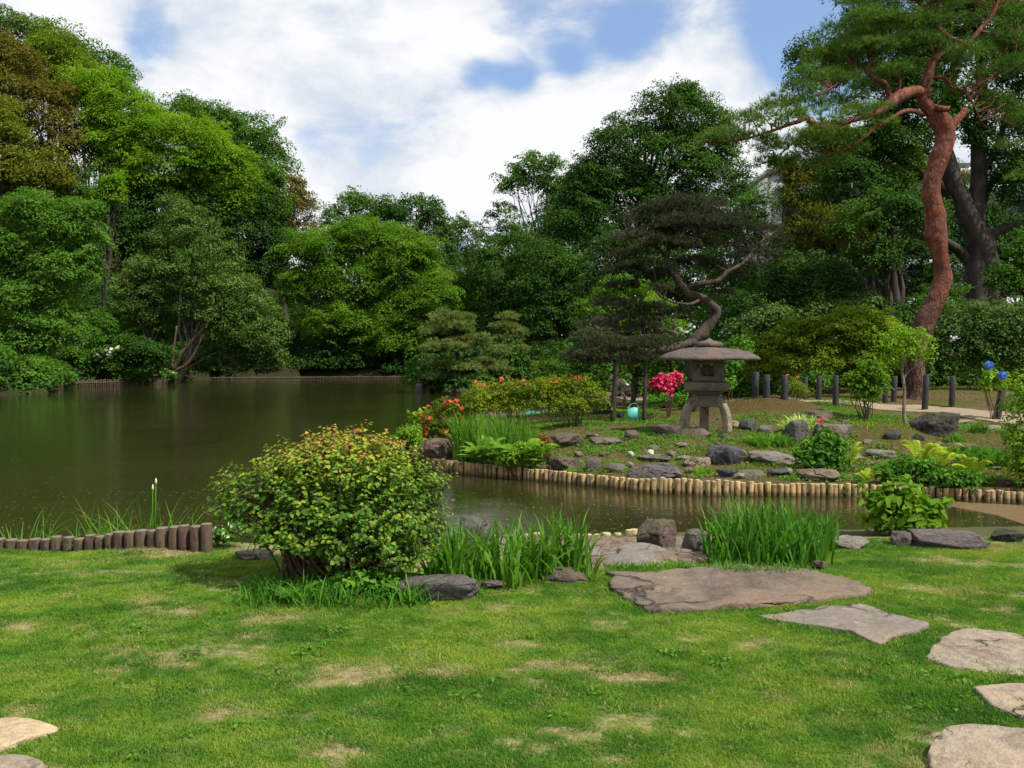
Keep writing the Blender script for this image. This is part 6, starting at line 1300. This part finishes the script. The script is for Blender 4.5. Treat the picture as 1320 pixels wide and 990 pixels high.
# local coordinates: +x away from the stoop, facing -x; metres
person = thing('person', 'person stooping low on the path in cream shirt, beige trousers and pale hat', 'person', pb)
J = dict(pel=(.10, 0, .50), hipL=(.08, -.10, .48), hipR=(.08, .10, .48), knL=(-.14, -.13, .40), knR=(-.10, .13, .42), anL=(.06, -.12, .07), anR=(.10, .13, .07), toL=(-.10, -.13, .03), toR=(-.06, .14, .03),
         spi=(.00, 0, .66), che=(-.18, 0, .78), nek=(-.32, 0, .82), hd0=(-.38, 0, .84), hd1=(-.46, 0, .83), shL=(-.22, -.18, .76), shR=(-.22, .18, .76), elL=(-.32, -.22, .50), elR=(-.34, .20, .52), wrL=(-.42, -.16, .28), wrR=(-.44, .14, .30), haL=(-.45, -.14, .20), haR=(-.47, .12, .22))
ks = list(J); ix = {k_: i for i, k_ in enumerate(ks)}
ed = [('pel', 'hipL'), ('pel', 'hipR'), ('hipL', 'knL'), ('hipR', 'knR'), ('knL', 'anL'), ('knR', 'anR'), ('anL', 'toL'), ('anR', 'toR'), ('pel', 'spi'), ('spi', 'che'), ('che', 'nek'), ('nek', 'hd0'), ('hd0', 'hd1'), ('che', 'shL'), ('che', 'shR'), ('shL', 'elL'), ('shR', 'elR'), ('elL', 'wrL'), ('elR', 'wrR'), ('wrL', 'haL'), ('wrR', 'haR')]
RD = dict(pel=.13, hipL=.09, hipR=.09, knL=.06, knR=.06, anL=.04, anR=.04, toL=.03, toR=.03, spi=.13, che=.14, nek=.055, hd0=.085, hd1=.09, shL=.055, shR=.055, elL=.042, elR=.042, wrL=.028, wrR=.028, haL=.03, haR=.03)
skin('body', [J[k_] for k_ in ks], [(ix[a], ix[b_]) for a, b_ in ed], [RD[k_] for k_ in ks], M_skin, person)
def sub(names, edges, grow, nm, mt, rt=0):
    skin(nm, [J[k_] for k_ in names], [(names.index(a), names.index(b_)) for a, b_ in edges], [RD[k_] + grow for k_ in names], mt, person, root_i=rt)
sub(['spi', 'che', 'shL', 'shR', 'elL', 'elR', 'pel'], [('pel', 'spi'), ('spi', 'che'), ('che', 'shL'), ('che', 'shR'), ('shL', 'elL'), ('shR', 'elR')], .025, 'shirt', M_shirt)
sub(['pel', 'hipL', 'hipR', 'knL', 'knR', 'anL', 'anR'], [('pel', 'hipL'), ('pel', 'hipR'), ('hipL', 'knL'), ('hipR', 'knR'), ('knL', 'anL'), ('knR', 'anR')], .022, 'trousers', M_trou)
for s1 in ('L', 'R'): skin('shoe', [J['an' + s1], J['to' + s1]], [(0, 1)], [.05, .04], M_shoe, person)
hc = pb + np.array([-.44, 0, .87]); V, f = lathe(hc, [(.10, -.03), (.17, -.015), (.175, .0), (.11, .015), (.10, .07), (.06, .10), (.01, .105)], 20); V = (V - hc) @ np.array([[math.cos(.5), 0, math.sin(.5)], [0, 1, 0], [-math.sin(.5), 0, math.cos(.5)]]) + hc
MB().add(V, f).build('hat', M_hat, person, smooth=True)
# the turquoise bag and the dark cloth beside it
bd = 21.5; bc = GP(817, 543); bd = bc[1]; s2 = bd / F
t = thing('tote_bag', 'open turquoise tote bag standing on the ground between the support poles', 'bag', bc)
def sheetbag(w0, w1, h, dpt):
    V = []
    for z, w_ in ((0, w0), (h * .5, (w0 + w1) / 2 * 1.04), (h, w1)):
        for a in np.linspace(0, 2 * math.pi, 24, endpoint=False):
            q = (abs(math.cos(a)) ** 5 + abs(math.sin(a)) ** 5) ** (-.2); V.append([w_ / 2 * q * math.cos(a) * (1 + .03 * math.sin(5 * a + z * 9)), dpt / 2 * q * math.sin(a), z + (.02 * math.sin(3 * a) if z == h else 0)])
    V = np.array(V); f = []
    for i in range(2):
        for j in range(24): f.append([i * 24 + j, i * 24 + (j + 1) % 24, i * 24 + 24 + (j + 1) % 24, i * 24 + 24 + j])
    return V, np.array(f)
V, f = sheetbag(20 * s2, 15 * s2, 17 * s2, 8 * s2); mb = MB(); mb.add(V + bc, f); mb.add(*[*box(bc[0], bc[1], bc[2] + .01, 17 * s2, 7 * s2, .015)])
o = mb.build('bag_body', M_bag, t); sm = o.modifiers.new('s', 'SOLIDIFY'); sm.thickness = .006
for yy in (-.3, .3):
    a = bc + [-5 * s2, yy * 8 * s2, 16.5 * s2]; b_ = bc + [5 * s2, yy * 8 * s2, 16.5 * s2]; mb = MB(); mb.add(*tube(smooth_path([a, a + [-.4 * s2, 0, 4 * s2], (a + b_) / 2 + [0, 0, 6.5 * s2], b_ + [.4 * s2, 0, 4 * s2], b_], 4),   .005, 6)); mb.build('handle', M_bag, t, smooth=True)
V, f = rock_mesh(GP(799, 540) + [0, 0, 4 * s2], (13 * s2, 9 * s2, 8 * s2), 77, 0, 9, .5, 4, .25); o = new_mesh('cloth_bundle', V, f, M_dk, smooth=True, loc=GP(799, 540)); tag(o, 'small crumpled navy bundle lying left of the turquoise bag', 'cloth')
# turquoise container at the backwater behind the azaleas
b = G(684, 541, .0); q = b[1] / F; V, f = sheetbag(24 * q, 22 * q, 11 * q, 12 * q); mb = MB(); mb.add(V + b, f); mb.add(*box(b[0], b[1], b[2] + 9 * q, 20 * q, 9 * q, .02)); o = mb.build('plastic_tub', M_tq, smooth=True, loc=b); tag(o, 'turquoise plastic tub at the backwater behind the azaleas', 'tub')
# far barrier and railing
mb = MB(); M_y = simple('paint_yellow', (.62, .34, .02), .5); 
for a in (400, 414): p = P(a, 462, 83); mb.add(*tube([p - [0, 0, .7], p + [0, 0, .75]], .05, 6))
p, q = P(398, 454.5, 83), P(417, 455, 83); mb.add(*tube([p, q], .07, 6)); tag(mb.build('barrier_rail', M_y, loc=P(407, 470, 83)), 'small yellow barrier under the trees on the far bank', 'barrier')
mb = MB(); M_w = simple('paint_white', (.6, .6, .58), .5)
for a in (708, 717, 727): p = P(a, 441, 62); mb.add(*tube([p - [0, 0, 1.3], p + [0, 0, .2]], .03, 6))
mb.add(*tube([P(706, 440, 62), P(729, 440, 62)], .06, 6)); mb.add(*tube([P(706, 432, 62), P(729, 432, 62)], .03, 6)); tag(mb.build('railing', M_w, loc=P(717, 452, 62)), 'pale railing glimpsed through the dark wood', 'railing')

# ------------------------------------------------------------------ white building behind the right-hand trees
M_bw = simple('render_white', (.42, .42, .41), .8, .6); M_gl = simple('window_glass', (.05, .06, .07), .15, 2)
t = thing('apartment_building', 'pale multi-storey building glimpsed between the trees on the right', 'building', (34, 74, 0))
x0, x1, y0, y1 = 21.6, 52, 72, 84
mb = MB(); mb.add(*box((x0 + x1) / 2, (y0 + y1) / 2, 8.1, x1 - x0, y1 - y0, 18)); wl = mb.build('wall', M_bw, t)
mb = MB(); mb.add(*box((x0 + x1) / 2, (y0 + y1) / 2, 17.3, x1 - x0 + .6, y1 - y0 + .6, .4)); mb.build('roof', M_bw, t)
for fl in range(5):
    mb = MB(); mb.add(*box((x0 + x1) / 2, y0 - .6, 3.2 + fl * 3.1, x1 - x0 - 1, 1.2, .9)); mb.build('balcony', M_bw, t).parent = wl
    for c in np.arange(x0 + 2, x1 - 1, 3.6): mb = MB(); mb.add(*box(c, y0 - .01, 4.75 + fl * 3.1, 2.2, .06, 1.7)); mb.build('window', M_gl, t).parent = wl

# ------------------------------------------------------------------ specks on the water
r = rs(800); px = r.uniform(0, 1320, 3000); py = np.concatenate([r.uniform(520, 690, 2100), r.uniform(630, 692, 900)]); pts = np.array([G(a, b_, .004) for a, b_ in zip(px, py)])
ok = (sdf(MAIN, pts[:, 0], pts[:, 1]) < -.1) & (sdf(LAWN, pts[:, 0], pts[:, 1]) < -.05); pts = pts[ok]; m_ = len(pts)
V, f, rn_ = leaves(pts, norm(r.normal(size=pts.shape) * .05 + [0, 0, 1]), r.uniform(.012, .03, len(pts)), .6, r, 0); V[:, 2] = .004
tag(new_mesh('floating_leaves', V, f, L_['dry'], attrs={'rnd': rn_}), 'tiny fallen leaves and petals floating on the pond', 'leaves', kind='stuff')

# ------------------------------------------------------------------ small weeds in the lawn
r = rs(860); Bs = []
spots = [(245, 845), (250, 848), (430, 818), (395, 846), (180, 815), (860, 850), (930, 862), (770, 870), (600, 905), (1230, 880), (1195, 872), (790, 905)] + [(r.uniform(0, 1320), r.uniform(720, 985)) for _ in range(60)]
Cn, Tn = [], []
for i, (a, b_) in enumerate(spots):
    g_ = G(a, b_, .37)
    if g_[1] > lawn_edge(g_[0]) or in_slabs(np.array([g_[0]]), np.array([g_[1]]), .03)[0]: continue
    big = i < 12; n = r.randint(10, 40) if big else r.randint(4, 14); o_ = r.normal(size=(n, 3)) * [.03 if big else .018, .03 if big else .018, 0]
    q = g_ + o_; q[:, 2] = hz_lawn(q[:, 0], q[:, 1]) + r.uniform(.012, .03, n); Cn.append(q); Tn.append(norm(o_ + r.normal(size=(n, 3)) * .01 + [0, 0, .01]))
Cn = np.concatenate(Cn); Tn = np.concatenate(Tn); V, f, rn_ = broad(Cn, norm(r.normal(size=Cn.shape) * .35 + [0, 0, 1]), Tn, .022, .6, r, .25)
tag(new_mesh('lawn_weeds', V, f, L_['herb'], attrs={'rnd': rn_}), 'little broad-leaved weeds dotted through the lawn', 'weeds', kind='stuff')
# ------------------------------------------------------------------ lawn grass (instanced tufts)
m, k = mat('grass_blade')
pos = k.n('ShaderNodeNewGeometry').outputs['Position']; a = k.n('ShaderNodeAttribute', attribute_name='rnd').outputs['Fac']
dry = k.n('ShaderNodeAttribute', attribute_name='dry', attribute_type='INSTANCER').outputs['Fac']
f2 = k.noise(k.vm('MULTIPLY', pos, (.8, 1.4, 1)), 1.7, 5, .6); f3 = k.noise(pos, 9, 3)
c = k.ramp(k.m('ADD', k.m('MULTIPLY', f2, .7), k.m('MULTIPLY', f3, .3)), [(.38, (.046, .130, .014)), (.46, (.082, .190, .017)), (.53, (.150, .26, .024)), (.62, (.25, .33, .04))])
c = k.mix(k.m('MULTIPLY', a, .4), c, (.08, .19, .02)); c = k.mix(k.m('MULTIPLY', dry, k.sstep(a, .0, .45)), c, (.36, .31, .13))
p = k.n('ShaderNodeBsdfPrincipled'); k.l(c, p.inputs['Base Color']); p.inputs['Roughness'].default_value = .6; p.inputs['Specular IOR Level'].default_value = .1
tr_ = k.n('ShaderNodeBsdfTranslucent'); k.l(k.mix(1.0, c, (1.3, 1.35, .6), 'MULTIPLY'), tr_.inputs[0]); mx = k.n('ShaderNodeMixShader'); mx.inputs[0].default_value = .35; k.l(p.outputs[0], mx.inputs[1]); k.l(tr_.outputs[0], mx.inputs[2]); out(k, mx.outputs[0]); M_gb = m
tcol = bpy.data.collections.new('grass_sources')
for v_ in range(5):
    r = rs(900 + v_); nb = 46; B = xyz(r.normal(size=nb) * .026, r.normal(size=nb) * .026, -.004)
    V, f, rn_ = blades(B, r.uniform(.011, .026, nb), .75, .0030, r, 2)
    o = new_mesh('grass_tuft_source', V, f, M_gb, attrs={'rnd': rn_}); COL.objects.unlink(o); tcol.objects.link(o); o.location = (0, 0, 0)
r = rs(950)
def scat(n, y0, y1, pw):
    y = y0 + (y1 - y0) * r.uniform(0, 1, n) ** pw; return r.uniform(-1, 1, n) * (y * .64 + .9), y
x, y = scat(60000, 2.3, 7.2, 1.0)
bv = bare(x, y); ok = (y < lawn_edge(x) + .12 * r.uniform(-1, 1, len(x))) & ~in_slabs(x, y, -.015) & ~(np.maximum(sdf(SL[4], x, y), sdf(SL[6], x, y)) > -.045 * (1 + fbm(xyz(x, y), 5, 2, 8))) & (r.uniform(size=len(x)) > bv * .82) & (sdf(LAWN, x, y) > .02)
x, y, bv = x[ok], y[ok], bv[ok]; bv2 = bare(x, y, True); z = hz_lawn(x, y); npnt = len(x); print('tufts', npnt)
me = bpy.data.meshes.new('lawn_grass'); me.vertices.add(npnt); me.vertices.foreach_set('co', np.stack([x, y, z], -1).astype(np.float32).ravel())
edge = np.exp(-np.maximum(-np.max([sdf(s_, x, y) for s_ in SL], 0), 0) / .035)
sc_ = r.uniform(.6, 1.15, npnt) * (1 - .4 * bv) * (1 + .5 * edge) * (1 + .35 * sst(fbm(xyz(x, y), 1.3, 3, 77), .1, .8)) 
for nm, a in (('scl', sc_), ('dry', np.clip(.95 * sst(bv2, .18, .8) + .9 * (r.uniform(size=npnt) < .05), 0, 1)), ('ang', r.uniform(0, 6.283, npnt))):
    at = me.attributes.new(nm, 'FLOAT', 'POINT'); at.data.foreach_set('value', a.astype(np.float32))
go = bpy.data.objects.new('lawn_grass', me); COL.objects.link(go); tag(go, 'short mown grass of the lawn with worn yellow patches', 'grass', kind='stuff')
ng = bpy.data.node_groups.new('scatter', 'GeometryNodeTree'); ng.interface.new_socket('Geometry', in_out='INPUT', socket_type='NodeSocketGeometry'); ng.interface.new_socket('Geometry', in_out='OUTPUT', socket_type='NodeSocketGeometry')
gi = ng.nodes.new('NodeGroupInput'); gout = ng.nodes.new('NodeGroupOutput'); ci = ng.nodes.new('GeometryNodeCollectionInfo'); ci.inputs[0].default_value = tcol; ci.inputs['Separate Children'].default_value = True; ci.inputs['Reset Children'].default_value = True
iop = ng.nodes.new('GeometryNodeInstanceOnPoints'); iop.inputs['Pick Instance'].default_value = True
def named(nm):
    q = ng.nodes.new('GeometryNodeInputNamedAttribute'); q.data_type = 'FLOAT'; q.inputs[0].default_value = nm; return q.outputs[0]
cb = ng.nodes.new('ShaderNodeCombineXYZ'); ng.links.new(named('ang'), cb.inputs[2]); m2p = ng.nodes.new('GeometryNodeMeshToPoints')
ng.links.new(gi.outputs[0], m2p.inputs[0]); ng.links.new(m2p.outputs[0], iop.inputs['Points']); ng.links.new(ci.outputs[0], iop.inputs['Instance']); ng.links.new(cb.outputs[0], iop.inputs['Rotation']); ng.links.new(named('scl'), iop.inputs['Scale']); ng.links.new(iop.outputs[0], gout.inputs[0])
go.modifiers.new('scatter', 'NODES').node_group = ng
